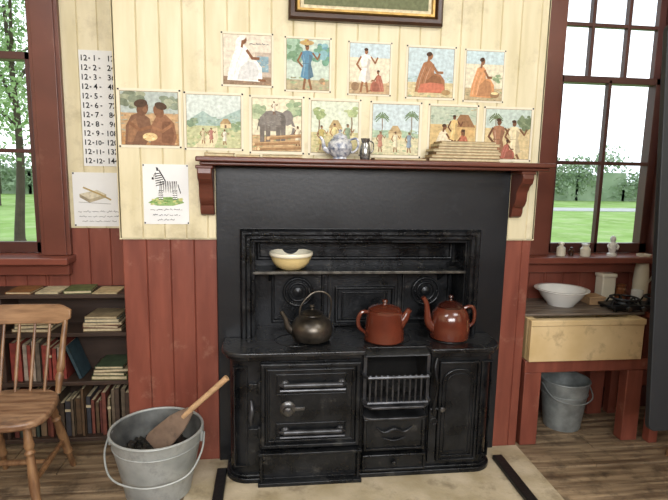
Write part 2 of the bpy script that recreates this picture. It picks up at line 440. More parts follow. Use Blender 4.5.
# flat recessed panel with raised edge below the oven
g = G()
g.box(-0.048, 0.447, 2.440, 2.470, 0.006, 0.170)
g.frame(-0.05, 0.449, 0.006, 0.172, 2.412, 2.442, 0.020)
g.box(-0.056, 0.455, 2.396, 2.425, 0.003, 0.022); g.box(-0.056, 0.455, 2.402, 2.44, 0.160, 0.174)
cr('soot_door', g, IRON, 0.003)
for (poly) in ((rounded_front(-0.215, 0.45, 2.436, 2.60, 0.1)[:12]+[(0.45, 2.436), (0.45, 2.60)]), ([(0.797, 2.60), (0.797, 2.436)]+[p for p in rounded_front(0.3, 1.155, 2.436, 2.6, 0.1) if p[0] > 0.8])):
    g = G(); g.prism(poly, 'xy', 0.632, 0.657); cr('moulding', g, bevel=0.005)
g = G()
yg = 2.392
for i in range(11):
    x = 0.482+0.0283*i
    g.tube([(x, yg+0.012, 0.414), (x, yg, 0.432), (x, yg, 0.545), (x, yg-0.006, 0.560)], 0.0050, 8)
for z, rr, dy in ((0.552, 0.009, -0.002), (0.420, 0.010, 0.004)):
    g.tube([(0.458, 2.47, z), (0.460, 2.415, z), (0.472, yg+dy, z), (0.773, yg+dy, z), (0.785, 2.415, z), (0.787, 2.47, z)], rr, 8, smooth=False)
for x in (0.464, 0.782): g.box(x-0.008, x+0.008, 2.43, 2.47, 0.41, 0.65)
cr('fire_grate', g, GI)
g = G()
for k in range(22):
    s_ = random.uniform(.018, .028); M = Matrix.Translation((random.uniform(.50, .75), random.uniform(2.50, 2.56), random.uniform(.435, .455))) @ Matrix.Rotation(random.random()*3, 4, Vector((random.random()+.01, random.random(), random.random())).normalized())
    vs = []
    for zz in (-1, 1):
        for q in range(5): vs.append(M @ Vector((s_*math.cos(q*1.256), s_*math.sin(q*1.256), s_*zz*0.7)))
    g.add(vs, [(4, 3, 2, 1, 0), (5, 6, 7, 8, 9)]+[(i, (i+1) % 5, 5+(i+1) % 5, 5+i) for i in range(5)])
obj('coal', g, SOOT, loc=(0.62, 2.5, 0.42), smooth=0, label='unlit black coal laid inside the fire grate', cat='coal', kind='stuff')
g = G()
g.prism([(0.455, 2.47), (0.458, 2.41), (0.49, 2.372), (0.75, 2.372), (0.787, 2.41), (0.79, 2.47), (0.788, 2.50), (0.458, 2.50)], 'xy', 0.396, 0.408)
g.prism([(0.458, 2.47), (0.462, 2.42), (0.50, 2.402), (0.74, 2.402), (0.782, 2.42), (0.787, 2.47), (0.787, 2.58), (0.458, 2.58)], 'xy', 0.324, 0.336)
cr('ash_shelf', g, GI, 0.003)
g = G(); g.box(0.465, 0.78, 2.442, 2.472, 0.145, 0.318); g.frame(0.465, 0.78, 0.145, 0.318, 2.432, 2.445, 0.018)
g.tube([(0.53, 2.436, 0.27), (0.57, 2.434, 0.245), (0.62, 2.434, 0.262), (0.67, 2.434, 0.245), (0.715, 2.436, 0.27)], [0.004, 0.008, 0.010, 0.008, 0.004], 8)
g.tube([(0.56, 2.436, 0.215), (0.62, 2.434, 0.20), (0.68, 2.436, 0.215)], [0.003, 0.007, 0.003], 8)
cr('damper_door', g, IRON, 0.003)
g = G(); g.box(0.46, 0.785, 2.43, 2.472, 0.043, 0.132); g.frame(0.46, 0.785, 0.043, 0.132, 2.42, 2.433, 0.014); knobg(g, 0.622, 2.428, 0.085, 0.015)
cr('ash_door', g, IRON, 0.003)
D2 = plate_door('oven_door', 0.95, 0.07, 'narrow hinged oven door with arched panel')
g = G(); g.box(0.845, 1.055, 2.447, 2.466, 0.07, 0.605); g.frame(0.845, 1.055, 0.07, 0.605, 2.436, 2.45, 0.014)
def arch(x0, x1, z0, zs, n=16):
    cx = (x0+x1)/2; rr = (x1-x0)/2
    return [(x0, z0)]+[(cx-rr*math.cos(math.pi*i/n), zs+rr*0.75*math.sin(math.pi*i/n)) for i in range(n+1)]+[(x1, z0)]
for (a, b, z0, zs, rr) in ((0.868, 1.032, 0.10, 0.50, 0.006), (0.885, 1.015, 0.12, 0.49, 0.004)):
    g.tube([(p[0], 2.445, p[1]) for p in arch(a, b, z0, zs)], rr, 8, smooth=False, closed=True)
sub('door_panel', g, IRON, D2, 0.002)
g = G(); knobg(g, 0.862, 2.437, 0.36, 0.014); sub('door_knob', g, MC['dark_polished_iron'], D2, 0)
g = G()
g.box(0.80, 0.838, 2.44, 2.466, 0.07, 0.64)
g.tube([(0.818, 2.43, 0.33), (0.812, 2.405, 0.40), (0.822, 2.40, 0.50), (0.812, 2.415, 0.58), (0.825, 2.43, 0.63)], [0.006, 0.009, 0.007, 0.010, 0.007], 8)
g.tube([(0.797, 2.425, 0.365), (0.84, 2.425, 0.365)], 0.008, 8, smooth=False); g.ring((0.818, 2.422, 0.30), 0.016, 0.004)
cr('damper_lever', g, IRON, 0.003)
for a, b in ((-0.175, -0.105), (1.068, 1.13)):
    g = G(); g.frame(a, b, 0.08, 0.60, 2.456, 2.478, 0.011); cr('pilaster', g, IRON, 0)
g = G()
def uframe(g, x0, x1, z0, z1, yf, yb, w):
    prof = [(0, yb), (0, yf+0.5*(yb-yf)), (w*0.2, yf), (w*0.45, yf), (w*0.6, yf+0.35*(yb-yf)), (w*0.85, yf+0.35*(yb-yf)), (w, yf+0.75*(yb-yf)), (w, yb)]
    loops = [[(x0+d, y, z0), (x0+d, y, z1-d), (x1-d, y, z1-d), (x1-d, y, z0)] for (d, y) in prof]
    vs = [p for l in loops for p in l]; fs = []
    for i in range(len(prof)-1):
        for k in range(3): fs.append((i*4+k, i*4+k+1, (i+1)*4+k+1, (i+1)*4+k))
    g.add(vs, fs)
uframe(g, -0.148, 1.102, 0.68, 1.243, 2.632, 2.668, 0.058)
uframe(g, -0.095, 1.05, 0.68, 1.19, 2.665, 2.70, 0.02)
cr('opening_moulding', g, IRON, 0)
g = G()
g.box(-0.09, 1.045, 2.862, 2.88, 0.655, 1.24); g.box(-0.10, -0.085, 2.668, 2.88, 0.655, 1.24); g.box(1.04, 1.055, 2.668, 2.88, 0.655, 1.24); g.box(-0.10, 1.055, 2.668, 2.88, 1.21, 1.24)
g.frame(-0.07, 1.025, 1.05, 1.195, 2.845, 2.864, 0.02)
g.box(-0.05, 1.0, 2.852, 2.864, 1.11, 1.118); g.box(-0.05, 1.0, 2.852, 2.864, 1.14, 1.145)
g.frame(0.01, 0.30, 0.70, 1.0, 2.846, 2.864, 0.016)
g.frame(0.36, 0.70, 0.69, 0.90, 2.842, 2.864, 0.02); g.frame(0.40, 0.66, 0.71, 0.87, 2.85, 2.864, 0.01)
g.frame(0.74, 1.02, 0.70, 1.0, 2.846, 2.864, 0.016)
g.box(0.32, 0.345, 2.85, 2.864, 0.69, 1.02); g.box(0.715, 0.73, 2.85, 2.864, 0.69, 1.02)
for cx in (0.155, 0.88):
    g.ring((cx, 2.855, 0.87), 0.076, 0.009); g.ring((cx, 2.855, 0.87), 0.05, 0.008)
    g.lathe((cx, 2.862, 0.87), [(0.03, 0), (0.028, 0.012), (0.012, 0.018), (0.0001, 0.02)], 24, M=RX)
    for k in range(6):
        a = math.pi*k/3
        g.lathe((cx+0.063*math.cos(a), 2.858, 0.87+0.063*math.sin(a)), [(0.008, 0), (0.006, 0.01), (0.0001, 0.012)], 10, M=RX)
cr('back_plate', g, IRON, 0.002)
g = G()
g.box(1.03, 1.041, 2.70, 2.85, 0.70, 1.0)
cr('cheek_panel', g, IRON, 0.004)
g = G()
g.box(-0.085, 1.04, 2.69, 2.862, 1.010, 1.018)
g.box(-0.088, 1.043, 2.674, 2.690, 1.005, 1.021, 1)
for x in (0.0, 0.95): g.prism([(2.862, 1.010), (2.70, 1.010), (2.862, 0.93)], 'yz', x-0.006, x+0.006)
cr('plate_rack', g, [IRON, STEEL], 0.003, label='cast shelf with worn steel front rail')

g = G()
for (x0, x1) in ((-0.265, -0.215), (1.20, 1.255)):
    g.box(x0, x1, 1.62, 2.55, 0.004, 0.028)
g.box(-0.265, 1.255, 1.57, 1.62, 0.004, 0.028)
obj('fender', g, IRON2, loc=(0.5, 1.6, 0.004), bevel=0.005, label='low flat black iron fender lying on the hearth', cat='fender')

# ------------------------------------------------------------------ pots on hob
def place(g, par, name, m, bevel=0, **k):
    return obj(name, g, m, parent=par, bevel=bevel, world=False, **k)
HZ = 0.683
K1 = root('kettle', (0.213, 2.60, HZ), 'old blackened metal kettle with wire bail handle on the hob', 'kettle')
KM = mat('dark_worn_kettle_metal', '#6a635a', 0.32, 0.75, 0.3, 10, hex2='#2a2723', dirt=('#161412', 9, 0.52, 0.6))
g = G(); g.lathe((0, 0, 0), [(0.0001, 0), (0.078, 0), (0.092, 0.006), (0.104, 0.03), (0.108, 0.055), (0.104, 0.075), (0.094, 0.098), (0.076, 0.118), (0.055, 0.13), (0.052, 0.138), (0.0001, 0.138)], 36)
place(g, K1, 'body', KM)
g = G(); g.lathe((0, 0, 0), [(0.054, 0.135), (0.056, 0.141), (0.04, 0.15), (0.012, 0.158), (0.007, 0.165), (0.013, 0.172), (0.012, 0.18), (0.0001, 0.184)], 28)
place(g, K1, 'lid', KM)
g = G(); g.tube([(-0.085, 0, 0.04), (-0.12, -0.005, 0.07), (-0.135, -0.008, 0.115), (-0.158, -0.01, 0.155)], [0.026, 0.018, 0.012, 0.009], 14)
place(g, K1, 'spout', KM)
g = G(); g.tube([(-0.062, 0, 0.125), (-0.055, 0, 0.18), (0.0, 0, 0.24), (0.06, 0, 0.245), (0.098, 0, 0.2), (0.088, 0, 0.105)], 0.005, 8)
place(g, K1, 'handle', KM)
K1.rotation_euler = (0, 0, math.radians(4))
K2 = root('coffee_pot', (0.583, 2.575, HZ), 'reddish-brown enamel pot with loop handle and short spout', 'coffee pot')
g = G(); g.lathe((0, 0, 0), [(0.0001, 0), (0.097, 0), (0.102, 0.006), (0.102, 0.02), (0.098, 0.07), (0.093, 0.12), (0.090, 0.148), (0.083, 0.157), (0.078, 0.161), (0.0001, 0.161)], 40)
place(g, K2, 'body', ENAMEL)
g = G(); g.lathe((0, 0, 0), [(0.082, 0.158), (0.084, 0.164), (0.070, 0.173), (0.04, 0.181), (0.012, 0.186), (0.008, 0.194), (0.016, 0.2), (0.014, 0.209), (0.0001, 0.213)], 30)
place(g, K2, 'lid', ENAMEL)
g = G(); g.tube([(0.070, -0.02, 0.085), (0.096, -0.028, 0.12), (0.11, -0.032, 0.15), (0.12, -0.036, 0.168)], [0.034, 0.024, 0.016, 0.013], 16)
place(g, K2, 'spout', ENAMEL)
g = G(); g.tube([(-0.078, 0.0, 0.145), (-0.118, -0.005, 0.148), (-0.137, -0.006, 0.112), (-0.132, -0.006, 0.07), (-0.095, 0, 0.036)], [0.009, 0.010, 0.011, 0.010, 0.008], 10)
place(g, K2, 'handle', ENAMEL)
K3 = root('teapot', (0.935, 2.59, HZ), 'large reddish-brown enamel teapot with upturned curved spout', 'teapot')
g = G(); g.lathe((0, 0, 0), [(0.0001, 0), (0.090, 0), (0.098, 0.005), (0.102, 0.03), (0.103, 0.065), (0.099, 0.105), (0.09, 0.14), (0.072, 0.16), (0.066, 0.167), (0.0001, 0.167)], 40)
place(g, K3, 'body', ENAMEL)
g = G(); g.lathe((0, 0, 0), [(0.068, 0.164), (0.069, 0.171), (0.055, 0.183), (0.03, 0.195), (0.01, 0.2), (0.007, 0.208), (0.014, 0.216), (0.012, 0.225), (0.0001, 0.229)], 30)
place(g, K3, 'lid', ENAMELD, label='dark brown enamel lid')
g = G(); g.tube([(-0.085, -0.01, 0.055), (-0.118, -0.014, 0.085), (-0.128, -0.016, 0.14), (-0.136, -0.018, 0.19), (-0.155, -0.02, 0.222)], [0.03, 0.022, 0.016, 0.013, 0.011], 14)
place(g, K3, 'spout', ENAMEL)
g = G(); g.tube([(0.07, 0, 0.155), (0.112, 0, 0.165), (0.132, 0, 0.135), (0.128, 0, 0.08), (0.095, 0, 0.05)], [0.009, 0.009, 0.010, 0.009, 0.008], 10)
place(g, K3, 'handle', ENAMEL)
g = G()
bp_ = [(0.0001, 0), (0.052, 0), (0.056, 0.003), (0.076, 0.014), (0.094, 0.034), (0.105, 0.058), (0.109, 0.072), (0.114, 0.075), (0.116, 0.083), (0.114, 0.092), (0.108, 0.093), (0.102, 0.074), (0.090, 0.046), (0.070, 0.022), (0.04, 0.012), (0.0001, 0.009)]
g.lathe((0, 0, 0), bp_, 56, cap=False)
for i in range(len(g.m)):
    g.m[i] = 0 if i//56 < 6 else 1
obj('mixing_bowl', g, [YELLOWG, BOWLIN], loc=(0.112, 2.765, 1.0185), world=False, label='pale yellow stoneware mixing bowl with cream rim', cat='bowl', smooth=50)

# ------------------------------------------------------------------ 2D artwork
class Draw:
    def __init__(s, x0, x1, z0, z1, y, paper=PAPER, margin=0.0, bg=None, pins=True, fade=0.2):
        s.w = x1-x0; s.h = z1-z0; s.loc = ((x0+x1)/2, y, z0); s.g = G(); s.mats = [paper]; s.l = 1.0; s.fade = fade
        s.g.box(-s.w/2, s.w/2, 0.0, 0.0035, 0, s.h)
        s.mg = 0.0
        if bg:
            s.mg = margin*0.8; s.rect(0, 0, 1, 1, '#8a7a60'); s.mg = margin; s.rect(0, 0, 1, 1, bg)
        if pins:
            for a in (0.02, 0.98):
                for b in (0.02, 0.98):
                    s.raw([(a-0.014, b-0.014), (a+0.014, b-0.014), (a+0.014, b+0.014), (a-0.014, b+0.014)], BLACKINK, full=True)
    def mi(s, c):
        m = ink(c, s.fade) if isinstance(c, str) else c
        if m not in s.mats: s.mats.append(m)
        return s.mats.index(m)
    def T(s, p, full=False):
        m = 0 if full else s.mg
        return (-s.w/2+s.w*(m+(1-2*m)*p[0]), -0.00012*s.l, s.h*(m*s.w/s.h+(1-2*m*s.w/s.h)*p[1]))
    def raw(s, pts, c, full=False, st=1.0):
        cl = pts if full else [(min(1, max(0, p[0])), min(1, max(0, p[1]))) for p in pts]
        s.g.add([s.T(p, full) for p in cl], [tuple(range(len(cl)))], s.mi(c))
        s.l += st
    def rect(s, a, b, c, d, col): s.raw([(a, b), (c, b), (c, d), (a, d)], col)
    def ell(s, cx, cy, rx, ry, col, n=16, rot=0, st=1.0):
        s.raw([(cx+rx*math.cos(t)*math.cos(rot)-ry*math.sin(t)*math.sin(rot), cy+rx*math.cos(t)*math.sin(rot)+ry*math.sin(t)*math.cos(rot)) for t in [2*math.pi*k/n for k in range(n)]], col, st=st)
    def line(s, pts, w, col, st=0.3):
        for p, q in zip(pts, pts[1:]):
            dx, dy = q[0]-p[0], q[1]-p[1]; L = math.hypot(dx, dy) or 1e-6
            nx, ny = -dy/L*w/2, dx/L*w/2
            ex, ey = dx/L*w*0.3, dy/L*w*0.3
            s.raw([(p[0]-ex+nx, p[1]-ey+ny), (p[0]-ex-nx, p[1]-ey-ny), (q[0]+ex-nx, q[1]+ey-ny), (q[0]+ex+nx, q[1]+ey+ny)], col, st=st)
    def scribble(s, x0, x1, y, hgt, col=GREYINK, w=0.008):
        x = x0
        while x < x1:
            L = random.uniform(0.06, 0.14); pts = []
            e = min(x1, x+L); n = max(3, int((e-x)/0.016))
            for k in range(n+1):
                pts.append((x+(e-x)*k/n, y+hgt*(random.random()-0.3)*(1 if k % 2 else 0.3)))
            s.line(pts, w, col, st=0.02)
            x = e+0.03
    def blob(s, cx, cy, r, cols, n=14, sq=0.8):
        if isinstance(cols, str): cols = [cols, mixhex(cols, '#e0d8b0', 0.25), mixhex(cols, '#202818', 0.15)]
        for k in range(n):
            a = random.random()*6.28; d = r*0.75*random.random()
            s.ell(cx+d*math.cos(a), cy+d*math.sin(a)*sq, r*random.uniform(0.18, 0.42), r*sq*random.uniform(0.15, 0.35), random.choice(cols), 9, st=0.08)
        s.l += 0.2
    def dabs(s, x0, x1, y0, y1, cols, n=40, r=0.03):
        for k in range(n):
            s.ell(random.uniform(x0, x1), random.uniform(y0, y1), r*random.uniform(.5, 2.2), r*random.uniform(.25, .7), random.choice(cols), 7, rot=random.uniform(-.3, .3), st=0.05)
        s.l += 0.2
    def fig(s, cx, b, h, skin, cloth, lean=0.0, hat=None, arms=1, wd=1.0):
        t = lambda x, y: (cx+(x*wd+lean*y)*h, b+y*h)
        d2 = mixhex(cloth, '#3a2a1c', 0.25); l2 = mixhex(cloth, '#ffffff', 0.25)
        s.line([t(-0.07, 0), t(-0.04, 0.25), t(-0.05, 0.45)], 0.06*h, skin, st=0.1); s.line([t(0.09, 0), t(0.04, 0.22), t(0.04, 0.45)], 0.06*h, skin, st=0.1)
        s.raw([t(-0.14, 0.25), t(0.02, 0.2), t(0.14, 0.27), t(0.11, 0.42), t(0.08, 0.55), t(0.12, 0.70), t(0.10, 0.80), t(0, 0.83), t(-0.11, 0.8), t(-0.13, 0.68), t(-0.08, 0.55), t(-0.11, 0.42)], cloth, st=0.3)
        s.raw([t(0.02, 0.2), t(0.14, 0.27), t(0.11, 0.42), t(0.08, 0.55), t(0.12, 0.70), t(0.04, 0.75), t(0.03, 0.5)], d2, st=0.2)
        s.line([t(-0.08, 0.28), t(-0.05, 0.5), t(-0.08, 0.72)], 0.02*h, l2, st=0.05); s.line([t(-0.1, 0.54), t(0.08, 0.55)], 0.018*h, d2, st=0.05)
        if arms: s.line([t(-0.12, 0.77), t(-0.2, 0.6), t(-0.1*arms, 0.48)], 0.045*h, skin, st=0.1); s.line([t(0.12, 0.77), t(0.22, 0.64), t(0.27, 0.76)], 0.04*h, skin, st=0.1)
        p = t(0, 0.89); s.ell(p[0], p[1], 0.05*h, 0.065*h, skin, 12, st=0.2)
        p = t(-0.01, 0.935); s.ell(p[0], p[1], 0.055*h, 0.036*h, hat or '#3a2418', 12, st=0.3)
    def seated(s, cx, b, h, skin, cloth, flip=1, hat='#3a2418', cloth2=None):
        t = lambda x, y: (cx+x*h*flip, b+y*h)
        d2 = cloth2 or mixhex(cloth, '#3a2a1c', 0.25); l2 = mixhex(cloth, '#ffffff', 0.25)
        s.raw([t(-0.34, 0.02), t(-0.30, 0.28), t(-0.22, 0.52), t(-0.14, 0.72), t(0.02, 0.78), t(0.14, 0.68), t(0.14, 0.48), t(0.3, 0.46), t(0.42, 0.32), t(0.44, 0.08), t(0.38, 0)], cloth, st=.3)
        s.raw([t(-0.12, 0.04), t(-0.05, 0.3), t(0.12, 0.44), t(0.3, 0.4), t(0.36, 0.2), t(0.3, 0.04)], d2, st=.2)
        for q in (0, .07, .14): s.line([t(-0.26+q, 0.08), t(-0.2+q, 0.36), t(-0.1+q, 0.62)], 0.015*h, l2 if q != .07 else d2, st=.05)
        s.line([t(0.1, 0.66), t(0.22, 0.5), t(0.36, 0.5)], 0.06*h, skin, st=.1); s.line([t(0.36, 0.04), t(0.5, 0.03)], 0.05*h, skin, st=.1)
        s.line([t(-0.02, 0.74), t(0.0, 0.84)], 0.06*h, skin, st=.1)
        p = t(0.03, 0.88); s.ell(p[0], p[1], 0.065*h, 0.085*h, skin, 14, rot=-.2*flip, st=.2); p = t(0.0, 0.93); s.ell(p[0], p[1], 0.075*h, 0.052*h, hat, 14, rot=.25*flip, st=.3)
    def tree(s, x, b, h, leaf, bark='#6a5038'):
        s.line([(x, b), (x+0.02, b+h*0.5), (x, b+h)], 0.025, bark); s.blob(x, b+h, h*0.4, leaf, 22)
    def palm(s, x, b, h, leaf='#54704a'):
        s.line([(x, b), (x+0.03, b+h*0.5), (x+0.02, b+h)], 0.018, '#6a5038', st=0.1)
        for a in (-0.5, -0.1, 0.4, 0.9, 1.5, 2.1, 2.7, 3.2, 3.7):
            s.line([(x+0.02, b+h), (x+0.02+0.08*math.cos(a), b+h+0.08*math.sin(a)+0.02), (x+0.02+0.15*math.cos(a), b+h+0.09*math.sin(a)-0.04)], 0.02, leaf, st=0.05)
    def hut(s, x, b, w, h, wall, roof):
        s.rect(x, b, x+w, b+h*0.5, wall); s.raw([(x-0.05*w, b+h*0.45), (x+w*1.05, b+h*0.45), (x+w*0.7, b+h), (x+w*0.3, b+h)], roof)
        s.dabs(x+0.02, x+w-0.02, b+h*0.5, b+h*0.7, [mixhex(roof, '#f0e0b0', .2), mixhex(roof, '#302010', .2)], 8, 0.02)
        s.rect(x+w*0.4, b, x+w*0.58, b+h*0.35, '#5a4030')
    def build(s, name, label, cat, group=None):
        return obj(name, s.g, s.mats, loc=s.loc, world=False, smooth=0, label=label, cat=cat, group=group)

YP = YB-0.0150
GR1 = 'colour prints in the row above the mantel'; GR2 = 'colour prints in the upper row'
d = Draw(-0.712, -0.420, 1.628, 1.903, YP, margin=0.05, bg='#b9946a', fade=0.12)
d.rect(0, 0.6, 1, 1, '#a3b0ac'); d.rect(0, 0, 1, 0.22, '#a8784a'); d.blob(0.2, 0.85, 0.28, '#6f7c68', 22); d.blob(0.88, 0.82, 0.22, '#7f8c78', 22); d.dabs(0, 1, 0, 0.6, ['#94714c', '#c8a478', '#a88458', '#8c9080'], 60)
d.raw([(0.06, 0), (0.08, 0.35), (0.18, 0.55), (0.34, 0.62), (0.5, 0.5), (0.54, 0.2), (0.42, 0)], '#6a4430'); d.raw([(0.1, 0.05), (0.14, 0.4), (0.26, 0.5), (0.3, 0.3), (0.2, 0.05)], '#875a3c')
d.ell(0.38, 0.68, 0.10, 0.14, '#5c3826', rot=-.3); d.ell(0.35, 0.78, 0.12, 0.075, '#38241a', rot=.2); d.ell(0.42, 0.66, 0.04, 0.05, '#7a5038')
d.raw([(0.5, 0), (0.52, 0.36), (0.62, 0.55), (0.78, 0.58), (0.93, 0.42), (0.97, 0.15), (0.92, 0)], '#83543a'); d.raw([(0.7, 0.05), (0.72, 0.45), (0.86, 0.45), (0.93, 0.2), (0.88, 0.03)], '#6a402a')
d.ell(0.66, 0.64, 0.09, 0.13, '#6f452e', rot=.3); d.ell(0.70, 0.74, 0.11, 0.07, '#3a261b', rot=-.3)
d.line([(0.16, 0.4), (0.32, 0.28), (0.52, 0.34)], 0.06, '#7a4c30'); d.line([(0.88, 0.38), (0.72, 0.26), (0.56, 0.33)], 0.055, '#8f5c3e'); d.ell(0.5, 0.15, 0.13, 0.08, '#d8b880'); d.dabs(.4, .6, .1, .2, ['#b08850', '#e8d0a0'], 10, .02)
d.build('print', 'colour print of two crouching figures in ochre tones pinned to boards', 'print', GR1)
d = Draw(-0.409, -0.126, 1.622, 1.897, YP, margin=0.05, bg='#c6d4d2')
d.raw([(0, 0.5), (0.15, 0.6), (0.3, 0.7), (0.45, 0.6), (0.6, 0.55), (0.8, 0.66), (1, 0.75), (1, 0.3), (0, 0.3)], '#90aca8'); d.dabs(0, 1, .45, .62, ['#84a09a', '#a4bab0', '#7c988a'], 40)
d.rect(0, 0, 1, 0.42, '#b4b888'); d.dabs(0, 1, 0, 0.42, ['#98a870', '#c4c090', '#a4a874', '#88a070'], 80)
d.raw([(0.1, 0), (0.35, 0.22), (0.5, 0.38), (0.56, 0.38), (0.58, 0.2), (0.5, 0)], '#d8cca4'); d.blob(0.1, 0.48, 0.14, '#67866a', 20); d.blob(0.92, 0.42, 0.15, '#729068', 20)
for x in (0.3, 0.45, 0.7): d.fig(x, 0.06+0.1*random.random(), 0.3, '#7a4a2c', random.choice(['#e8e0d0', '#a8635a', '#c8b890', '#6f8090']))
d.hut(0.62, 0.38, 0.2, 0.18, '#d8c090', '#9a7a4c')
d.build('print', 'pale green landscape print with workers in a field', 'print', GR1)
d = Draw(-0.100, 0.170, 1.612, 1.892, YP, margin=0.06, bg='#dcd4b8', fade=0.08)
d.rect(0, 0.0, 1, 0.3, '#c0a078'); d.dabs(0, 1, 0, .3, ['#a88660', '#ccb084', '#94986c'], 50); d.blob(0.12, 0.75, 0.26, '#9cb08c', 28); d.blob(0.9, 0.82, 0.24, '#90a884', 28)
d.raw([(0.12, 0.48), (0.15, 0.64), (0.28, 0.76), (0.46, 0.78), (0.62, 0.74), (0.70, 0.58), (0.66, 0.42), (0.5, 0.38), (0.24, 0.38)], '#77716c')
for x in (0.2, 0.32, 0.53, 0.63): d.raw([(x-0.05, 0.5), (x+0.05, 0.5), (x+0.04, 0.14), (x-0.045, 0.14)], '#67605b')
d.ell(0.71, 0.64, 0.12, 0.15, '#7c7672'); d.ell(0.62, 0.6, 0.06, 0.13, '#5c5652', rot=.2); d.dabs(.2, .6, .45, .72, ['#87807a', '#6c6662', '#8c8886'], 34, .02)
d.line([(0.79, 0.6), (0.85, 0.47), (0.82, 0.33), (0.75, 0.27)], 0.05, '#746e6a'); d.line([(0.75, 0.5), (0.87, 0.45)], 0.02, '#efe6d0'); d.line([(0.14, 0.6), (0.1, 0.4)], 0.015, '#544a42')
d.fig(0.44, 0.7, 0.26, '#6a4430', '#e6dcc8'); d.fig(0.93, 0.1, 0.4, '#6a4430', '#e0d4b8')
for (a, b_, c_, e_) in ((0.3, 0.24, 1.0, 0.30), (0.0, 0.12, 0.95, 0.18), (0.1, 0.03, 1.0, 0.07)): d.line([(a, b_), (c_, e_)], 0.07, '#94704e'); d.line([(a, b_+.02), (c_, e_+.02)], 0.015, '#c09c70'); d.ell(a+.02, b_, .028, .034, '#d4b488')
d.build('print', 'colour print of an elephant hauling timber logs', 'print', GR1)
d = Draw(0.188, 0.452, 1.610, 1.888, YP, margin=0.06, bg='#cdd8c4')
d.rect(0, 0, 1, 0.4, '#ccc08c'); d.dabs(0, 1, 0, .4, ['#b0b074', '#d8c890', '#bca874', '#94a068'], 80); d.tree(0.15, 0.35, 0.42, '#8ca468'); d.tree(0.85, 0.35, 0.45, '#98ac74'); d.hut(0.38, 0.36, 0.27, 0.28, '#d4bc84', '#a88c5c')
for x, c in ((.22, '#b09c50'), (.5, '#d8c888'), (.78, '#70886c')): d.fig(x, 0.04+.06*random.random(), 0.5, '#8a5c3c', c)
d.build('print', 'yellow-green print of village people among trees', 'print', GR1)
d = Draw(0.494, 0.762, 1.606, 1.884, YP, margin=0.06, bg='#b8ccd6')
d.rect(0, 0, 1, 0.34, '#ccc49c'); d.dabs(0, 1, 0, .34, ['#b4b08c', '#d8d0a8', '#9cac84'], 60); d.raw([(0, 0.34), (1, 0.34), (1, 0.42), (0.6, 0.5), (0, 0.48)], '#94b094'); d.dabs(0, 1, .34, .5, ['#7c9e84', '#a4bc9c'], 40)
d.palm(0.18, 0.32, 0.42); d.palm(0.82, 0.32, 0.46); d.hut(0.35, 0.3, 0.28, 0.28, '#ccb484', '#a88c60')
for x, c in ((.17, '#b0705c'), (.5, '#dcd4b4'), (.8, '#7088a0')): d.fig(x, 0.03+.06*random.random(), 0.42, '#7a5034', c)
d.build('print', 'pale blue print of palms, huts and standing figures', 'print', GR1)
d = Draw(0.793, 1.060, 1.604, 1.880, YP, margin=0.05, bg='#c4a874', fade=0.08)
d.rect(0, 0.65, 1, 1, '#acb8a4'); d.dabs(0, 1, .5, 1, ['#8ca08c', '#bcc4ac', '#b0986c'], 50); d.hut(0.5, 0.4, 0.46, 0.45, '#c4a068', '#886040'); d.rect(0, 0, 1, 0.2, '#a87e50'); d.dabs(0, 1, 0, .3, ['#bc9860', '#88684a'], 30)
d.seated(0.3, 0.05, 0.62, '#5f3a26', '#d8ccb0'); d.seated(0.72, 0.02, 0.55, '#6a4028', '#a85c44', flip=-1); d.fig(0.52, 0.2, 0.66, '#5a3422', '#d8b878'); d.ell(.5, .12, .14, .07, '#70482c'); d.ell(.5, .15, .1, .035, '#e0c080')
d.build('print', 'warm orange-brown print of people around a cooking place', 'print', GR1)
d = Draw(1.084, 1.354, 1.600, 1.876, YP, margin=0.05, bg='#ccb686', fade=0.08)
d.rect(0, 0.62, 1, 1, '#b4c4bc'); d.dabs(0, 1, .1, .6, ['#b09c6c', '#d0bc90', '#949868'], 50); d.blob(0.9, 0.75, 0.22, '#6c7c5c', 24); d.palm(0.2, 0.4, 0.42, '#5c6c48')
d.fig(0.3, -0.15, 1.0, '#5f3c28', '#946448', wd=1.1); d.fig(0.68, -0.1, 0.92, '#6a442c', '#dccca4', wd=1.1, lean=-.05); d.seated(0.5, 0.0, 0.4, '#5a3824', '#a05444')
d.build('print', 'tan print with large standing figures before trees', 'print', GR1)
d = Draw(-0.231, 0.018, 1.926, 2.177, YP, margin=0.05, bg='#d8cebc', fade=0.05)
d.rect(0, 0, 1, 0.16, '#8c745e'); d.dabs(0, 1, 0, .16, ['#a88a6c', '#806850'], 20); d.rect(0.66, 0.16, 1, 0.66, '#b8a898'); d.rect(0.70, 0.26, 0.95, 0.58, '#809eaa'); d.dabs(.70, .95, .26, .58, ['#a8bcc0', '#6c8c98', '#c0b090'], 16, .02)
d.seated(0.4, 0.06, 0.95, '#7a5038', '#ecebe6', hat='#e6e4de', cloth2='#cccccb'); d.raw([(.24, .66), (.26, .88), (.34, .98), (.42, .99), (.38, .88), (.36, .72)], '#e9e7e0'); d.scribble(0.55, 0.95, 0.82, 0.05, w=0.012)
d.build('print', 'print of a seated person in white robes, pinned up', 'print', GR2)
d = Draw(0.069, 0.298, 1.912, 2.170, YP, margin=0.05, bg='#bcccc0', fade=0.1)
d.blob(0.15, 0.75, 0.34, ['#74987c', '#94b49c', '#648868'], 36); d.blob(0.85, 0.72, 0.32, ['#5c8c9c', '#7caab4', '#64947c'], 36); d.rect(0, 0, 1, 0.2, '#a89c7c'); d.dabs(0, 1, 0, .25, ['#b8a880', '#848464', '#90a47c'], 30)
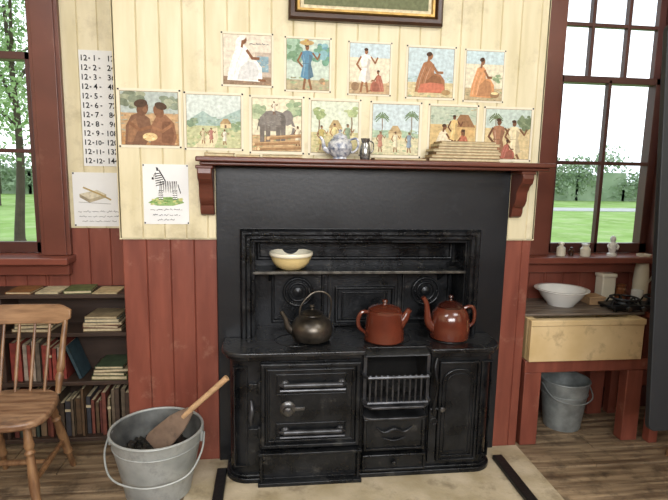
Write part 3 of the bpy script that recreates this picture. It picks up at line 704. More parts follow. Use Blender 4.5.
d.fig(0.48, 0.02, 0.92, '#7a4e34', '#4c7c9c', hat='#3a2418', wd=1.2); d.ell(0.47, 0.93, 0.17, 0.05, '#b89860'); d.blob(.47, .97, .1, ['#b8a050', '#a06c4c'], 8); d.blob(0.85, 0.22, 0.15, ['#a8745c', '#c89c70', '#8a7a5c'], 10)
d.build('print', 'blue-green print of a person carrying a basket', 'print', GR2)
d = Draw(0.377, 0.598, 1.905, 2.163, YP, margin=0.05, bg='#dcd2ba', fade=0.08)
d.rect(0, 0, 1, 0.22, '#b89c78'); d.dabs(0, 1, 0, .25, ['#c4ac88', '#948064'], 24); d.rect(0, 0.72, 1, 1, '#bccfd6'); d.fig(0.36, 0.04, 0.9, '#8a583a', '#eae6de', lean=.06, wd=1.2); d.seated(0.72, 0.04, 0.45, '#7a4a2e', '#a8604e', flip=-1); d.ell(0.14, 0.14, 0.1, 0.09, '#8a6c50')
d.build('print', 'print of a standing figure in white with a child in red', 'print', GR2)
d = Draw(0.668, 0.926, 1.898, 2.157, YP, margin=0.05, bg='#b8cbd2', fade=0.08)
d.rect(0, 0, 1, 0.3, '#c8b88c'); d.dabs(0, 1, 0, .3, ['#d0c4a4', '#a89c78', '#9cac88'], 34); d.dabs(0, 1, .32, .42, ['#94b0ac', '#a8bfb4'], 24)
d.seated(0.45, 0.08, 0.86, '#8f5e3e', '#996545', cloth2='#7d5034'); d.raw([(0.22, 0.08), (0.28, 0.26), (0.5, 0.3), (0.78, 0.28), (0.84, 0.1)], '#bc6850'); d.ell(.85, .1, .1, .06, '#a08054')
d.build('print', 'print of a brown seated figure on pale blue', 'print', GR2)
d = Draw(0.967, 1.184, 1.893, 2.152, YP, margin=0.05, bg='#d8d0b6', fade=0.08)
d.rect(0, 0, 1, 0.25, '#b09c78'); d.dabs(0, 1, 0, .28, ['#c0b090', '#8c8464', '#849468'], 30); d.rect(0, 0.74, 1, 1, '#b8ced4'); d.seated(0.42, 0.05, 0.84, '#7c5238', '#cc8c5c'); d.blob(0.85, 0.45, 0.14, '#8ca27c', 18); d.ell(0.8, 0.12, 0.13, 0.07, '#846444'); d.ell(.8, .15, .1, .03, '#e0c890')
d.build('print', 'print of a seated figure in orange cloth on tan ground', 'print', GR2)

FP = root('framed_picture', (0.4625, 2.668, 2.241), 'brown wooden frame with gilt slip around a landscape picture', 'picture')
g = G(); g.frame(0.087, 0.838, 2.241, 2.78, 2.632, 2.674, 0.040); obj('frame', g, FRAMEB, parent=FP, bevel=0.002)
g = G(); g.frame(0.125, 0.800, 2.279, 2.742, 2.640, 2.668, 0.020); obj('gilt_slip', g, GOLD, parent=FP)
g = G(); g.box(0.14, 0.785, 2.655, 2.667, 2.294, 2.727, 0)
g.add([(0.16, 2.653, 2.312), (0.765, 2.653, 2.312), (0.765, 2.653, 2.715), (0.16, 2.653, 2.715)], [(0, 1, 2, 3)], 1)
g.add([(0.16, 2.652, 2.312), (0.765, 2.652, 2.312), (0.765, 2.652, 2.46), (0.5, 2.652, 2.49), (0.16, 2.652, 2.44)], [(0, 1, 2, 3, 4)], 2)
obj('picture', g, [ink('#d0c4a0'), ink('#b8b8a0'), ink('#4c5434')], parent=FP, smooth=0)

# zebra sheet
d = Draw(-0.608, -0.394, 1.262, 1.552, YP, paper=WPAPER, pins=True, fade=0.0)
d.raw([(0.10, 0.36), (0.3, 0.31), (0.65, 0.31), (0.90, 0.36), (0.82, 0.43), (0.6, 0.46), (0.3, 0.45)], '#8aa868'); d.dabs(.16, .84, .33, .44, ['#6f9450', '#a0b880', '#b8b878'], 34, .03)
W_ = '#e8e8e6'; B_ = '#1c1c20'
Z = lambda pts: [(0.5+(x-0.50)*1.08, 0.40+(y-0.38)*1.02) for (x, y) in pts]
d.raw(Z([(0.33, 0.54), (0.32, 0.63), (0.36, 0.70), (0.46, 0.685), (0.6, 0.70), (0.70, 0.69), (0.755, 0.62), (0.73, 0.54), (0.62, 0.51), (0.45, 0.50)]), W_)
for x in (0.37, 0.42, 0.66, 0.71): d.raw(Z([(x-0.030, 0.57), (x+0.030, 0.57), (x+0.015, 0.39), (x-0.015, 0.39)]), W_, st=.2)
d.raw(Z([(0.33, 0.58), (0.29, 0.72), (0.28, 0.83), (0.36, 0.86), (0.43, 0.78), (0.49, 0.66)]), W_); d.raw(Z([(0.30, 0.875), (0.37, 0.86), (0.35, 0.78), (0.27, 0.71), (0.215, 0.72), (0.225, 0.78)]), W_)
d.raw(Z([(.32, .86), (.31, .92), (.35, .91), (.36, .86)]), B_); d.line(Z([(.37, .87), (.43, .79), (.49, .70)]), .024, B_); d.raw(Z([(.215, .72), (.225, .765), (.255, .75), (.26, .715)]), B_); d.ell(*Z([(.29, .81)])[0], .011, .011, B_)
for k in range(10):
    x = 0.385+0.036*k
    d.raw(Z([(x, 0.695), (x+0.018, 0.695), (x+0.004, 0.6), (x-0.006, 0.51), (x-0.012, 0.51), (x-0.010, 0.6)]), B_, st=.05)
for k in range(6): d.line(Z([(0.285+0.004*k, 0.81-0.038*k), (0.40+0.014*k, 0.825-0.034*k)]), 0.015, B_, st=.05)
for k in range(3): d.line(Z([(0.25+.022*k, 0.80+.018*k), (0.27+.022*k, 0.725+.018*k)]), 0.009, B_, st=.05)
for x in (0.37, 0.42, 0.66, 0.71):
    for z in (0.395, 0.43, 0.465, 0.50, 0.535): d.line(Z([(x-0.018, z), (x+0.018, z+.004)]), 0.013, B_, st=.05)
d.line(Z([(0.75, 0.64), (0.80, 0.5)]), 0.016, B_)
d.scribble(0.15, 0.85, 0.24, 0.035); d.scribble(0.2, 0.8, 0.15, 0.035); d.scribble(0.3, 0.7, 0.07, 0.03)
d.build('zebra_poster', 'white paper poster with a drawn zebra and handwritten lines', 'poster')
d = Draw(-1.085, -0.80, 1.20, 1.50, YW-0.0112, paper=WPAPER, fade=0.1)
d.raw([(0.12, 0.6), (0.45, 0.68), (0.62, 0.6), (0.3, 0.5)], '#c8c0a8'); d.raw([(0.3, 0.5), (0.62, 0.6), (0.62, 0.54), (0.3, 0.44)], '#a89c80'); d.raw([(0.12, 0.6), (0.3, 0.5), (0.3, 0.44), (0.12, 0.54)], '#8c8068')
d.line([(0.2, 0.72), (0.5, 0.6), (0.7, 0.5)], 0.03, '#a08850'); d.line([(0.1, 0.45), (0.7, 0.42)], 0.008, '#808080')
d.scribble(0.08, 0.9, 0.27, 0.035); d.scribble(0.1, 0.9, 0.18, 0.035); d.scribble(0.15, 0.8, 0.09, 0.035)
d.build('drawing_poster', 'white paper poster with a pencil and eraser drawing', 'poster')
CH = root('times_table_chart', (-0.90, YW-0.010, 1.54), 'white wall chart of the twelve times table in black numerals', 'chart')
g = G(); g.box(-1.018, -0.77, YW-0.011, YW-0.007, 1.535, 2.15); obj('sheet', g, WPAPER, parent=CH, smooth=0)
def text_mesh(s, size, x, y, z, g, align='LEFT'):
    cu = bpy.data.curves.new('t', 'FONT'); cu.body = s; cu.size = size; cu.align_x = align; cu.resolution_u = 2
    cu.offset = 0.0007
    o = bpy.data.objects.new('t', cu); COL.objects.link(o)
    bpy.context.view_layer.update()
    me = bpy.data.meshes.new_from_object(o.evaluated_get(bpy.context.evaluated_depsgraph_get()))
    g.add([(x+v.co.x, y, z+v.co.y) for v in me.vertices], [tuple(p.vertices) for p in me.polygons])
    bpy.data.objects.remove(o); bpy.data.meshes.remove(me); bpy.data.curves.remove(cu)
g = G()
for k in range(1, 13):
    z = 2.145-k*0.0495
    text_mesh('12', 0.041, -1.014, YW-0.0125, z, g); text_mesh('\u00d7', 0.02, -0.969, YW-0.0125, z+.005, g)
    text_mesh(str(k), 0.041 if k < 10 else 0.036, -0.937, YW-0.0125, z, g, 'CENTER'); text_mesh('=', 0.017, -0.917, YW-0.0125, z+.006, g)
    text_mesh(str(12*k), 0.041, -0.833, YW-0.0125, z, g, 'RIGHT')
obj('lettering', g, BLACKINK, parent=CH, smooth=0)

# ------------------------------------------------------------------ books
def book(x, y, z, w, d, h, hexc, rot=0.0, lean=0.0, flat=False, label='', group='', name='book', pg=PAGES):
    g = G(); t = min(0.0025, w*0.15)
    if flat:
        t = min(t, h*0.2)
        g.box(-w/2, w/2, -d/2, d/2, 0, t); g.box(-w/2, w/2, -d/2, d/2, h-t, h); g.box(-w/2, -w/2+t, -d/2, d/2, 0, h)
        g.box(-w/2+t, w/2-0.004, -d/2+0.004, d/2-0.004, t, h-t, 1)
    else:
        g.box(-w/2, -w/2+t, -d/2, d/2, 0, h); g.box(w/2-t, w/2, -d/2, d/2, 0, h); g.box(-w/2, w/2, -d/2, -d/2+t, 0, h)
        g.box(-w/2+t, w/2-t, -d/2+t, d/2-0.004, 0.003, h-0.003, 1)
        if random.random() < 0.3: g.box(-w/2-.0003, w/2+.0003, -d/2-.0004, -d/2+t, h*0.70, h*0.77, 1)
    cm = mat('cloth_'+hexc.strip('#'), hexc, 0.65, 0, 0.25, 30)
    o = obj(name, g, [cm, pg], loc=(x, y, z), world=False, smooth=0, label=label, cat='book', group=group)
    o.rotation_euler = (0, lean, rot)
    return o
MZ = 1.593
for (a, b, h, c) in ((-0.30, -0.165, 0.016, '#94754c'), (-0.152, -0.045, 0.010, '#b09468'), (-0.03, 0.155, 0.013, '#9c8058'), (0.50, 0.755, 0.010, '#80643f')):
    book((a+b)/2, 2.585, MZ, b-a, 0.13, h, c, flat=True, rot=random.uniform(-.06, .06), label='thin tan book lying flat on the mantel shelf', group='flat books on the mantel shelf')
z = MZ
for (w, h, c) in ((0.36, 0.016, '#705438'), (0.34, 0.014, '#a89068'), (0.33, 0.015, '#8a6c46'), (0.335, 0.012, '#b8a884'), (0.30, 0.014, '#80623e'), (0.31, 0.012, '#b4a47e'), (0.28, 0.011, '#967e58')):
    book(0.955+random.uniform(-.012, .012), 2.59, z, w, 0.13, h, c, flat=True, rot=random.uniform(-.03, .03), label='worn tan exercise book in a flat stack on the mantel', group='stack of books on the mantel')
    z += h+0.0004

BX0, BX1, BYF = -2.05, -0.735, 2.88
g = G()
for z in (0.05, 0.375, 0.65, 0.862):
    g.box(BX0, BX1, BYF, YW-0.025, z-0.022, z)
for x in (BX0, BX1-0.02): g.box(x, x+0.02, BYF, YW-0.025, 0, 0.84)
g.box(-1.42, -1.40, BYF+0.01, YW-0.03, 0.05, 0.84)
g.box(BX0, BX1, YW-0.035, YW-0.025, 0.05, 0.84)
obj('bookcase', g, SHWOOD, loc=(-1.4, 3.0, 0), label='low dark wooden bookcase against the recess wall', cat='bookcase', bevel=0.002, bseg=1)
pal = ['#5c302a', '#3a3028', '#54402c', '#2c343a', '#6a3a2e', '#44382c', '#333c34', '#6e5a44', '#4f2e2a', '#35353a', '#5f5242', '#473d33']
def row(x0, x1, z, hmin, hmax, cols, grp, lab, maxd=0.15):
    x = x0
    while True:
        w = random.uniform(0.014, 0.036)
        if x+w > x1: break
        h = random.uniform(hmin, hmax); c = random.choice(cols)
        book(x+w/2, BYF+0.03+maxd/2+random.uniform(-.012, .016), z+0.0005, w, maxd, h, c, label=lab, group=grp)
        x += w+0.0008
row(-1.39, -0.90, 0.05, 0.18, 0.275, pal, 'upright books on the bottom shelf', 'old cloth-bound book standing on the bottom shelf')
row(-0.895, -0.77, 0.05, 0.21, 0.285, ['#3a2c22', '#7a6c54', '#5f5242', '#43352a'], 'upright books on the bottom shelf', 'old cloth-bound book standing on the bottom shelf')
row(-1.39, -1.10, 0.375, 0.18, 0.235, ['#7c322a', '#863a30', '#6c2a24', '#988a7c', '#7c322a', '#5a5044'], 'upright books on the middle shelf', 'red cloth-bound book standing on the middle shelf')
book(-1.03, BYF+0.11, 0.3795, 0.02, 0.15, 0.2, '#2c4048', lean=-0.35, label='blue-grey book leaning over on the middle shelf', group='upright books on the middle shelf')
z = 0.3755
for (w, h, c) in ((0.19, 0.022, '#5a5a34'), (0.17, 0.02, '#36402c'), (0.18, 0.018, '#6e604a'), (0.15, 0.016, '#3c4a34')):
    book(-0.87, BYF+0.11, z, w, 0.19, h, c, flat=True, rot=random.uniform(-.12, .12), label='dull green book lying in a pile on the middle shelf', group='pile of books on the middle shelf'); z += h+0.0005
z = 0.6505
for (w, h, c) in ((0.2, 0.018, '#7c6a50'), (0.19, 0.016, '#5a2c28'), (0.2, 0.014, '#98866a'), (0.18, 0.02, '#4a5048'), (0.17, 0.012, '#8f7e60')):
    book(-0.90, BYF+0.11, z, w, 0.18, h, c, flat=True, rot=random.uniform(-.12, .12), label='worn book lying in a pile on the upper shelf', group='pile of books on the upper shelf'); z += h+0.0005
z = 0.6505
for (w, h, c) in ((0.2, 0.02, '#5f4a32'), (0.19, 0.02, '#3a3a34'), (0.18, 0.016, '#8c7858')):
    book(-1.26, BYF+0.11, z, w, 0.18, h, c, flat=True, rot=random.uniform(-.12, .12), label='worn book lying in a pile on the upper shelf', group='pile of books on the upper shelf'); z += h+0.0005
xx = -1.38
for (w, c, h) in ((0.14, '#7c5430', 0.012), (0.13, '#b8ac8e', 0.008), (0.15, '#55603a', 0.016), (0.14, '#b5a47e', 0.006)):
    book(xx+w/2, BYF+0.09+random.uniform(-.01, .03), 0.8625, w-0.012, 0.16, h, c, flat=True, rot=random.uniform(-.1, .1), label='slim worn book lying on top of the bookcase', group='books on top of the bookcase'); xx += w+.006

# ------------------------------------------------------------------ chair
CHR = root('kitchen_chair', (-1.175, 2.40, 0), 'worn elm spindle-back kitchen chair in front of the bookcase', 'chair')
g = G()
pts = []
for k in range(40):
    a = 2*math.pi*k/40
    c, s_ = math.cos(a), math.sin(a)
    rx = 0.205*(abs(c)**0.62)*(1 if c > 0 else -1); ry = 0.195*(abs(s_)**0.62)*(1 if s_ > 0 else -1)
    rx *= (1-0.10*(ry/0.195))
    pts.append((rx, ry))
g.prism(pts, 'xy', 0.43, 0.466)
place(g, CHR, 'seat', ELMS, bevel=0.012, bseg=3)
def leg(t, b):
    T, B = Vector(t), Vector(b); prof = [(0, .016), (.12, .018), (.2, .022), (.24, .015), (.27, .023), (.3, .016), (.45, .02), (.6, .022), (.72, .018), (.76, .023), (.8, .016), (1, .013)]
    g = G(); g.tube([T.lerp(B, p[0]) for p in prof], [p[1] for p in prof], 14, smooth=False)
    place(g, CHR, 'leg', ELM)
leg((0.14, -0.13, 0.432), (0.19, -0.19, 0)); leg((-0.14, -0.13, 0.432), (-0.19, -0.19, 0)); leg((0.13, 0.13, 0.432), (0.165, 0.29, 0)); leg((-0.13, 0.13, 0.432), (-0.165, 0.29, 0))
for s_ in (1, -1):
    g = G(); g.tube([(s_*0.165, -0.165, 0.18), (s_*0.157, 0.02, 0.18), (s_*0.15, 0.218, 0.18)], [0.009, 0.014, 0.009], 10); place(g, CHR, 'stretcher', ELM)
g = G(); g.tube([(-0.158, 0.02, 0.18), (0, 0.02, 0.18), (0.158, 0.02, 0.18)], [0.009, 0.014, 0.009], 10)
place(g, CHR, 'stretcher', ELM)
def yb(x, z): return 0.165+0.13*((z-0.466)/0.4)-0.35*x*x
for x in (-0.165, 0.165):
    prof = [(0.455, .013), (0.5, .016), (0.53, .02), (0.55, .014), (0.57, .021), (0.62, .015), (0.7, .014), (0.79, .012)]
    g = G(); g.tube([(x+0.012*(1 if x > 0 else -1)*(z-0.46)/0.3, yb(x, z), z) for z, r in prof], [r for z, r in prof], 12, smooth=False)
    place(g, CHR, 'back_post', ELM)
for x in (-0.10, -0.034, 0.034, 0.10):
    g = G(); g.tube([(x, yb(x, 0.455), 0.455), (x*1.03, yb(x, .6), 0.6), (x*1.05, yb(x, .79), 0.79)], [.006, .009, .006], 8)
    place(g, CHR, 'spindle', ELM)
g = G()
n = 20; vs = []; fs = []
for i in range(n+1):
    x = -0.205+0.41*i/n; e = abs(x)/0.205; hh = 0.045*(1-0.55*max(0, e-0.75)/0.25*1.0); zc = 0.815
    for (dy, dz) in ((-0.011, -hh), (0.011, -hh), (0.011, hh), (-0.011, hh)):
        vs.append((x, yb(x, zc)+dy+dz*0.3, zc+dz))
for i in range(n):
    for k in range(4):
        fs.append((i*4+k, i*4+(k+1) % 4, (i+1)*4+(k+1) % 4, (i+1)*4+k))
fs.append((0, 1, 2, 3)); fs.append((n*4+3, n*4+2, n*4+1, n*4))
g.add(vs, fs); place(g, CHR, 'crest_rail', mat('worn_elm_rail', '#a07c5a', 0.38, 0, 0.2, 5, 0.1, (1.2, 8, 8), hex2='#77563b'), bevel=0.006)

# ------------------------------------------------------------------ bucket
BL = (-0.530, 2.43, 0.0)
BK = root('coal_bucket', BL, 'large dented galvanised bucket of coal beside the range', 'bucket')
g = G()
def br(z): return 0.148+0.062*(z/0.318)
g.lathe((0, 0, 0), [(0.142, 0), (0.147, 0.012), (br(.014), 0.014), (br(.09), 0.09), (br(.166), 0.166), (br(.242), 0.242), (br(.318), 0.318)], 48, cap=False)
g.lathe((0, 0, 0), [(br(.318)-.0035, 0.318), (br(.17)-.0035, 0.17), (br(.02)-.004, 0.02), (0.0001, 0.02)], 48, cap=False, mi=1)
for i, v in enumerate(g.v):
    a = math.atan2(v[1], v[0]); f_ = 1+0.012*math.sin(3*a+v[2]*9)*min(1, v[2]/0.1)*(1-max(0, (v[2]-0.25)/0.07))
    g.v[i] = (v[0]*f_, v[1]*f_, v[2])
g.ring((0, 0, 0.320), 0.2105, 0.0065, 'z', 48); g.ring((0, 0, 0.26), br(.26)+.0015, 0.003, 'z', 48); g.ring((0, 0, 0.01), 0.146, 0.005, 'z', 48)
place(g, BK, 'body', [GALV, GALVI])
for s_ in (-1, 1):
    g = G(); g.box(s_*0.209-0.006, s_*0.209+0.006, -0.028, 0.028, 0.255, 0.31)
    place(g, BK, 'ear', GALV, bevel=0.003)
g = G(); g.tube([(-0.219, 0, 0.29), (-0.215, -0.09, 0.235), (-0.155, -0.18, 0.17), (0, -0.225, 0.15), (0.155, -0.18, 0.17), (0.215, -0.09, 0.235), (0.219, 0, 0.29)], 0.0045, 8)
place(g, BK, 'bail_handle', GALV)
g = G()
for k in range(120):
    s_ = random.uniform(0.010, 0.024); r = 0.152*math.sqrt(random.random()); a = random.random()*6.28
    M = Matrix.Translation((r*math.cos(a), r*math.sin(a), 0.205+random.uniform(-.01, .02))) @ Matrix.Rotation(random.random()*3, 4, Vector((random.random()+.01, random.random(), random.random())).normalized())
    vs = []
    for zz in (-1, 1):
        for q in range(5): vs.append(M @ Vector((s_*math.cos(q*1.256)*random.uniform(.7, 1.1), s_*math.sin(q*1.256)*random.uniform(.7, 1.1), s_*zz*0.7)))
    g.add(vs, [(4, 3, 2, 1, 0), (5, 6, 7, 8, 9)]+[(i, (i+1) % 5, 5+(i+1) % 5, 5+i) for i in range(5)])
g.lathe((0, 0, 0), [(0.0001, 0.18), (0.173, 0.18), (0.176, 0.192), (0.0001, 0.20)], 32)
obj('coal', g, COALM, loc=BL, world=False, smooth=0, label='black coal lumps inside the galvanised bucket', cat='coal', kind='stuff')
SH = root('coal_shovel', (-0.51, 2.40, 0.23), 'wooden handled scoop resting in the coal bucket', 'shovel')
A = Vector((-0.195, 2.365, 0.585)); J = Vector((-0.365, 2.385, 0.425)); Tt = Vector((-0.545, 2.405, 0.238))
g = G(); g.tube([A, A.lerp(J, .5), J, J.lerp(Tt, .2)], [0.015, 0.013, 0.014, 0.012], 12); obj('handle', g, HANDLEW, parent=SH)
ax = (Tt-J).normalized(); sd = ax.cross(Vector((0.3, -0.75, 0.6))).normalized(); nn = sd.cross(ax).normalized()
g = G(); L = (Tt-J).length
sec = [(0.0, 0.018), (0.15, 0.032), (0.35, 0.048), (0.7, 0.058), (0.9, 0.060), (1.0, 0.052)]
vs = []
for (t, w) in sec:
    for (a, b) in ((-w, -0.005), (w, -0.005), (w, 0.007), (-w, 0.007)):
        vs.append(J+ax*L*t+sd*a+nn*b)
fs = []
for i in range(len(sec)-1):
    for k in range(4): fs.append((i*4+k, i*4+(k+1) % 4, (i+1)*4+(k+1) % 4, (i+1)*4+k))
q = len(sec)*4
fs += [(0, 1, 2, 3), (q-1, q-2, q-3, q-4)]
g.add(vs, fs); obj('blade', g, BLADEW, parent=SH, bevel=0.004)

# ------------------------------------------------------------------ mantel ornaments
CHINA = mat('blue_white_lustre_china', '#d8dadc', 0.2, 0.1, 0.1, 55, coat=0.5, hex2='#59647c')
TP = root('china_teapot', (0.335, 2.575, MZ), 'small blue and white patterned china teapot on the mantel', 'teapot')
g = G(); g.lathe((0, 0, 0), [(0.0001, 0), (0.032, 0), (0.03, 0.008), (0.045, 0.02), (0.056, 0.045), (0.052, 0.068), (0.036, 0.086), (0.03, 0.09), (0.0001, 0.09)], 30); place(g, TP, 'body', CHINA)
g = G(); g.lathe((0, 0, 0), [(0.033, 0.089), (0.03, 0.098), (0.012, 0.108), (0.005, 0.112), (0.009, 0.12), (0.0001, 0.127)], 24); place(g, TP, 'lid', CHINA)
g = G(); g.tube([(-0.045, 0, 0.03), (-0.068, 0, 0.045), (-0.075, 0, 0.075), (-0.088, 0, 0.092)], [0.013, 0.010, 0.007, 0.006], 10); place(g, TP, 'spout', CHINA)
g = G(); g.tube([(0.04, 0, 0.08), (0.072, 0, 0.088), (0.082, 0, 0.06), (0.068, 0, 0.035), (0.048, 0, 0.028)], 0.005, 8); place(g, TP, 'handle', CHINA)
TP.scale = (1.1, 1.0, 1.12)
JG = root('milk_jug', (0.458, 2.57, MZ), 'small silvery patterned jug beside the china teapot', 'jug')
SLV = mat('tarnished_silver', '#a8a8a4', 0.25, 0.8, 0.2, 50, hex2='#5a5a5c')
g = G(); g.lathe((0, 0, 0), [(0.0001, 0), (0.022, 0), (0.024, 0.006), (0.028, 0.03), (0.024, 0.06), (0.018, 0.08), (0.023, 0.1), (0.021, 0.1), (0.016, 0.08), (0.0001, 0.07)], 24); place(g, JG, 'body', SLV)
g = G(); g.tube([(0.018, 0, 0.09), (0.038, 0, 0.08), (0.04, 0, 0.05), (0.026, 0, 0.03)], 0.0035, 8); place(g, JG, 'handle', SLV)

# ------------------------------------------------------------------ sink area
SK = root('sink_stand', (1.78, 2.9, 0), 'red-brown painted timber stand carrying the yellow sink', 'sink stand')
g = G(); g.box(1.415, 2.16, 2.675, 2.72, 0.435, 0.505); g.box(1.415, 1.46, 2.72, 3.09, 0.435, 0.505); g.box(2.115, 2.16, 2.72, 3.09, 0.435, 0.505); g.box(1.415, 2.16, 3.05, 3.095, 0.435, 0.505)
obj('top_rail', g, BROWN, parent=SK, bevel=0.004)
for (x0, y0) in ((1.42, 2.68), (2.045, 2.68), (1.42, 3.02), (2.045, 3.02)):
    g = G(); g.box(x0, x0+0.10, y0, y0+0.07, 0.0, 0.435); obj('leg', g, BROWN, parent=SK, bevel=0.004)
g = G()
sx0, sx1, sy0, sy1, sz0, sz1, t = 1.425, 2.10, 2.655, 3.085, 0.506, 0.745, 0.045
g.box(sx0, sx1, sy0, sy0+t, sz0, sz1); g.box(sx0, sx1, sy1-t, sy1, sz0, sz1); g.box(sx0, sx0+t, sy0+t, sy1-t, sz0, sz1); g.box(sx1-t, sx1, sy0+t, sy1-t, sz0, sz1); g.box(sx0+t, sx1-t, sy0+t, sy1-t, sz0, sz0+0.03)
g.box(sx0-.004, sx1+.004, sy0-0.008, sy0+0.002, 0.712, sz1)
obj('sink', g, FIRECLAY, loc=(1.76, 2.87, sz0), label='thick stained buff-yellow fireclay sink on a timber stand', cat='sink', bevel=0.008, bseg=3)
g = G()
for k in range(4): g.box(1.412, 2.15, 2.73+0.092*k, 2.73+0.092*k+0.088, 0.747, 0.760)
obj('draining_board', g, TREADWOOD, loc=(1.78, 2.9, 0.747), label='worn grey-brown wooden draining board laid over the sink', cat='draining board', bevel=0.003)
DZ = 0.761
g = G(); g.lathe((0, 0, 0), [(0.0001, 0), (0.075, 0), (0.08, 0.008), (0.115, 0.05), (0.138, 0.088), (0.156, 0.094), (0.157, 0.099), (0.136, 0.098), (0.11, 0.055), (0.07, 0.012), (0.0001, 0.01)], 40)
obj('enamel_basin', g, WHITEE, loc=(1.745, 2.93, DZ), world=False, label='white enamel washing basin on the draining board', cat='basin')
g = G(); g.box(1.915, 2.01, 2.90, 3.0, DZ, 0.80); g.box(1.91, 2.015, 2.895, 3.005, 0.80, 0.812)
obj('wooden_box', g, HANDLEW, loc=(1.96, 2.95, DZ), label='small brown wooden soap box on the draining board', cat='box', bevel=0.003)
g = G(); g.box(2.055, 2.145, 3.0, 3.08, DZ, 0.93); g.box(2.05, 2.15, 2.995, 3.085, 0.905, 0.932)
obj('storage_tin', g, CREAME, loc=(2.1, 3.04, DZ), label='white square enamel tin against the wall', cat='tin', bevel=0.008)
PL = root('pail', (1.80, 2.90, 0), 'grey galvanised pail standing under the sink', 'pail')
g = G(); g.lathe((0, 0, 0), [(0.105, 0), (0.108, 0.01), (0.143, 0.30)], 36, cap=False); g.lathe((0, 0, 0), [(0.14, 0.30), (0.105, 0.012), (0.0001, 0.012)], 36, cap=False); g.ring((0, 0, 0.302), 0.143, 0.005, 'z', 36); g.ring((0, 0, 0.22), 0.135, 0.003, 'z', 36)
place(g, PL, 'body', GALVD)
g = G(); g.tube([(-0.147, 0, 0.28), (-0.12, -0.11, 0.22), (0, -0.16, 0.2), (0.12, -0.11, 0.22), (0.147, 0, 0.28)], 0.004, 8); place(g, PL, 'bail_handle', GALVD)
ST = root('side_table', (2.5, 2.85, 0), 'red-brown wooden side table beside the sink', 'table')
g = G(); g.box(2.165, 2.85, 2.62, 3.09, 0.730, 0.760); obj('table_top', g, BROWN, parent=ST, bevel=0.004)
for x in (2.19, 2.78):
    for y_ in (2.64, 3.02):
        g = G(); g.box(x, x+0.055, y_, y_+0.055, 0, 0.730); obj('leg', g, BROWN, parent=ST, bevel=0.003)
HX0, HX1 = 1.955, 2.42
GRG = root('gas_ring', (2.18, 2.80, DZ), 'black iron gas hotplate with ring burners beside the sink', 'hotplate')
g = G(); g.box(HX0, HX1, 2.735, 2.885, 0.774, 0.79)
for x in (HX0+0.01, HX1-0.03):
    for y_ in (2.74, 2.865): g.box(x, x+0.02, y_, y_+0.015, DZ, 0.775)
g.box(HX0, HX1, 2.727, 2.737, 0.776, 0.803)
obj('body', g, IRON2, parent=GRG, bevel=0.003)
for cx in (2.07, 2.29):
    g = G(); g.ring((cx, 2.81, 0.80), 0.055, 0.008, 'z', 28); g.ring((cx, 2.81, 0.797), 0.03, 0.009, 'z', 24)
    for k in range(6):
        a = k*math.pi/3+.2; g.tube([(cx+0.025*math.cos(a), 2.81+0.025*math.sin(a), 0.797), (cx+0.075*math.cos(a), 2.81+0.075*math.sin(a), 0.828), (cx+0.095*math.cos(a), 2.81+0.095*math.sin(a), 0.79)], 0.006, 6, smooth=False)
    g.ring((cx, 2.81, 0.828), 0.075, 0.006, 'z', 28)
    obj('burner', g, IRON2, parent=GRG)
for x in (2.03, 2.12):
    g = G(); g.lathe((x, 2.728, 0.787), [(0.006, 0), (0.006, 0.02), (0.014, 0.022), (0.014, 0.03), (0.0001, 0.032)], 14, M=RX); obj('tap', g, STEEL, parent=GRG)
def pot(name, x, y_, z, prof, m, lab, cat):
    g = G(); g.lathe((0, 0, 0), prof, 24); obj(name, g, m, loc=(x, y_, z), world=False, label=lab, cat=cat)
pot('jar', 2.20, 3.03, DZ, [(0.0001, 0), (0.03, 0), (0.032, 0.008), (0.032, 0.07), (0.026, 0.08), (0.026, 0.088), (0.03, 0.09), (0.03, 0.1), (0.0001, 0.104)], mat('brown_stoneware', '#7a4a2c', 0.3, 0, .15, 9, coat=.3), 'small brown stoneware jar behind the hotplate', 'jar')
pot('tin_mug', 2.27, 2.97, DZ, [(0.0001, 0), (0.032, 0), (0.034, 0.006), (0.034, 0.075), (0.031, 0.075), (0.030, 0.01), (0.0001, 0.008)], WHITEE, 'small white enamel mug behind the hotplate', 'mug')
EJ = root('enamel_jug', (2.335, 3.035, DZ), 'tall cream enamel jug on the side table', 'jug')
g = G(); g.lathe((0, 0, 0), [(0.0001, 0), (0.042, 0), (0.044, 0.01), (0.045, 0.12), (0.04, 0.2), (0.034, 0.25), (0.042, 0.29), (0.038, 0.29), (0.03, 0.25), (0.0001, 0.2)], 30); place(g, EJ, 'body', CREAME)
g = G(); g.tube([(0.034, 0, 0.27), (0.075, 0, 0.25), (0.085, 0, 0.16), (0.043, 0, 0.1)], 0.007, 8); place(g, EJ, 'handle', CREAME)
pot('bottle', 1.79, 3.05, 1.0385, [(0.0001, 0), (0.026, 0), (0.028, 0.01), (0.026, 0.05), (0.012, 0.062), (0.012, 0.07), (0.018, 0.074), (0.016, 0.084), (0.0001, 0.088)], CREAME, 'small white glazed bottle on the window sill', 'bottle')
pot('jar', 1.945, 3.04, 1.0385, [(0.0001, 0), (0.028, 0), (0.03, 0.01), (0.03, 0.045), (0.02, 0.058), (0.02, 0.07), (0.025, 0.075), (0.0001, 0.08)], CREAME, 'squat white jar on the window sill', 'jar')
pot('bottle', 1.87, 3.07, 1.0385, [(0.0001, 0), (0.014, 0), (0.015, 0.03), (0.008, 0.04), (0.008, 0.05), (0.0001, 0.052)], mat('brown_glass', '#3a2418', 0.2), 'tiny brown glass bottle on the window sill', 'bottle')
g = G(); g.lathe((0, 0, 0), [(0.0001, 0), (0.03, 0), (0.03, 0.012), (0.018, 0.02), (0.024, 0.05), (0.026, 0.07), (0.014, 0.088), (0.017, 0.1), (0.018, 0.112), (0.01, 0.124), (0.0001, 0.127)], 20)
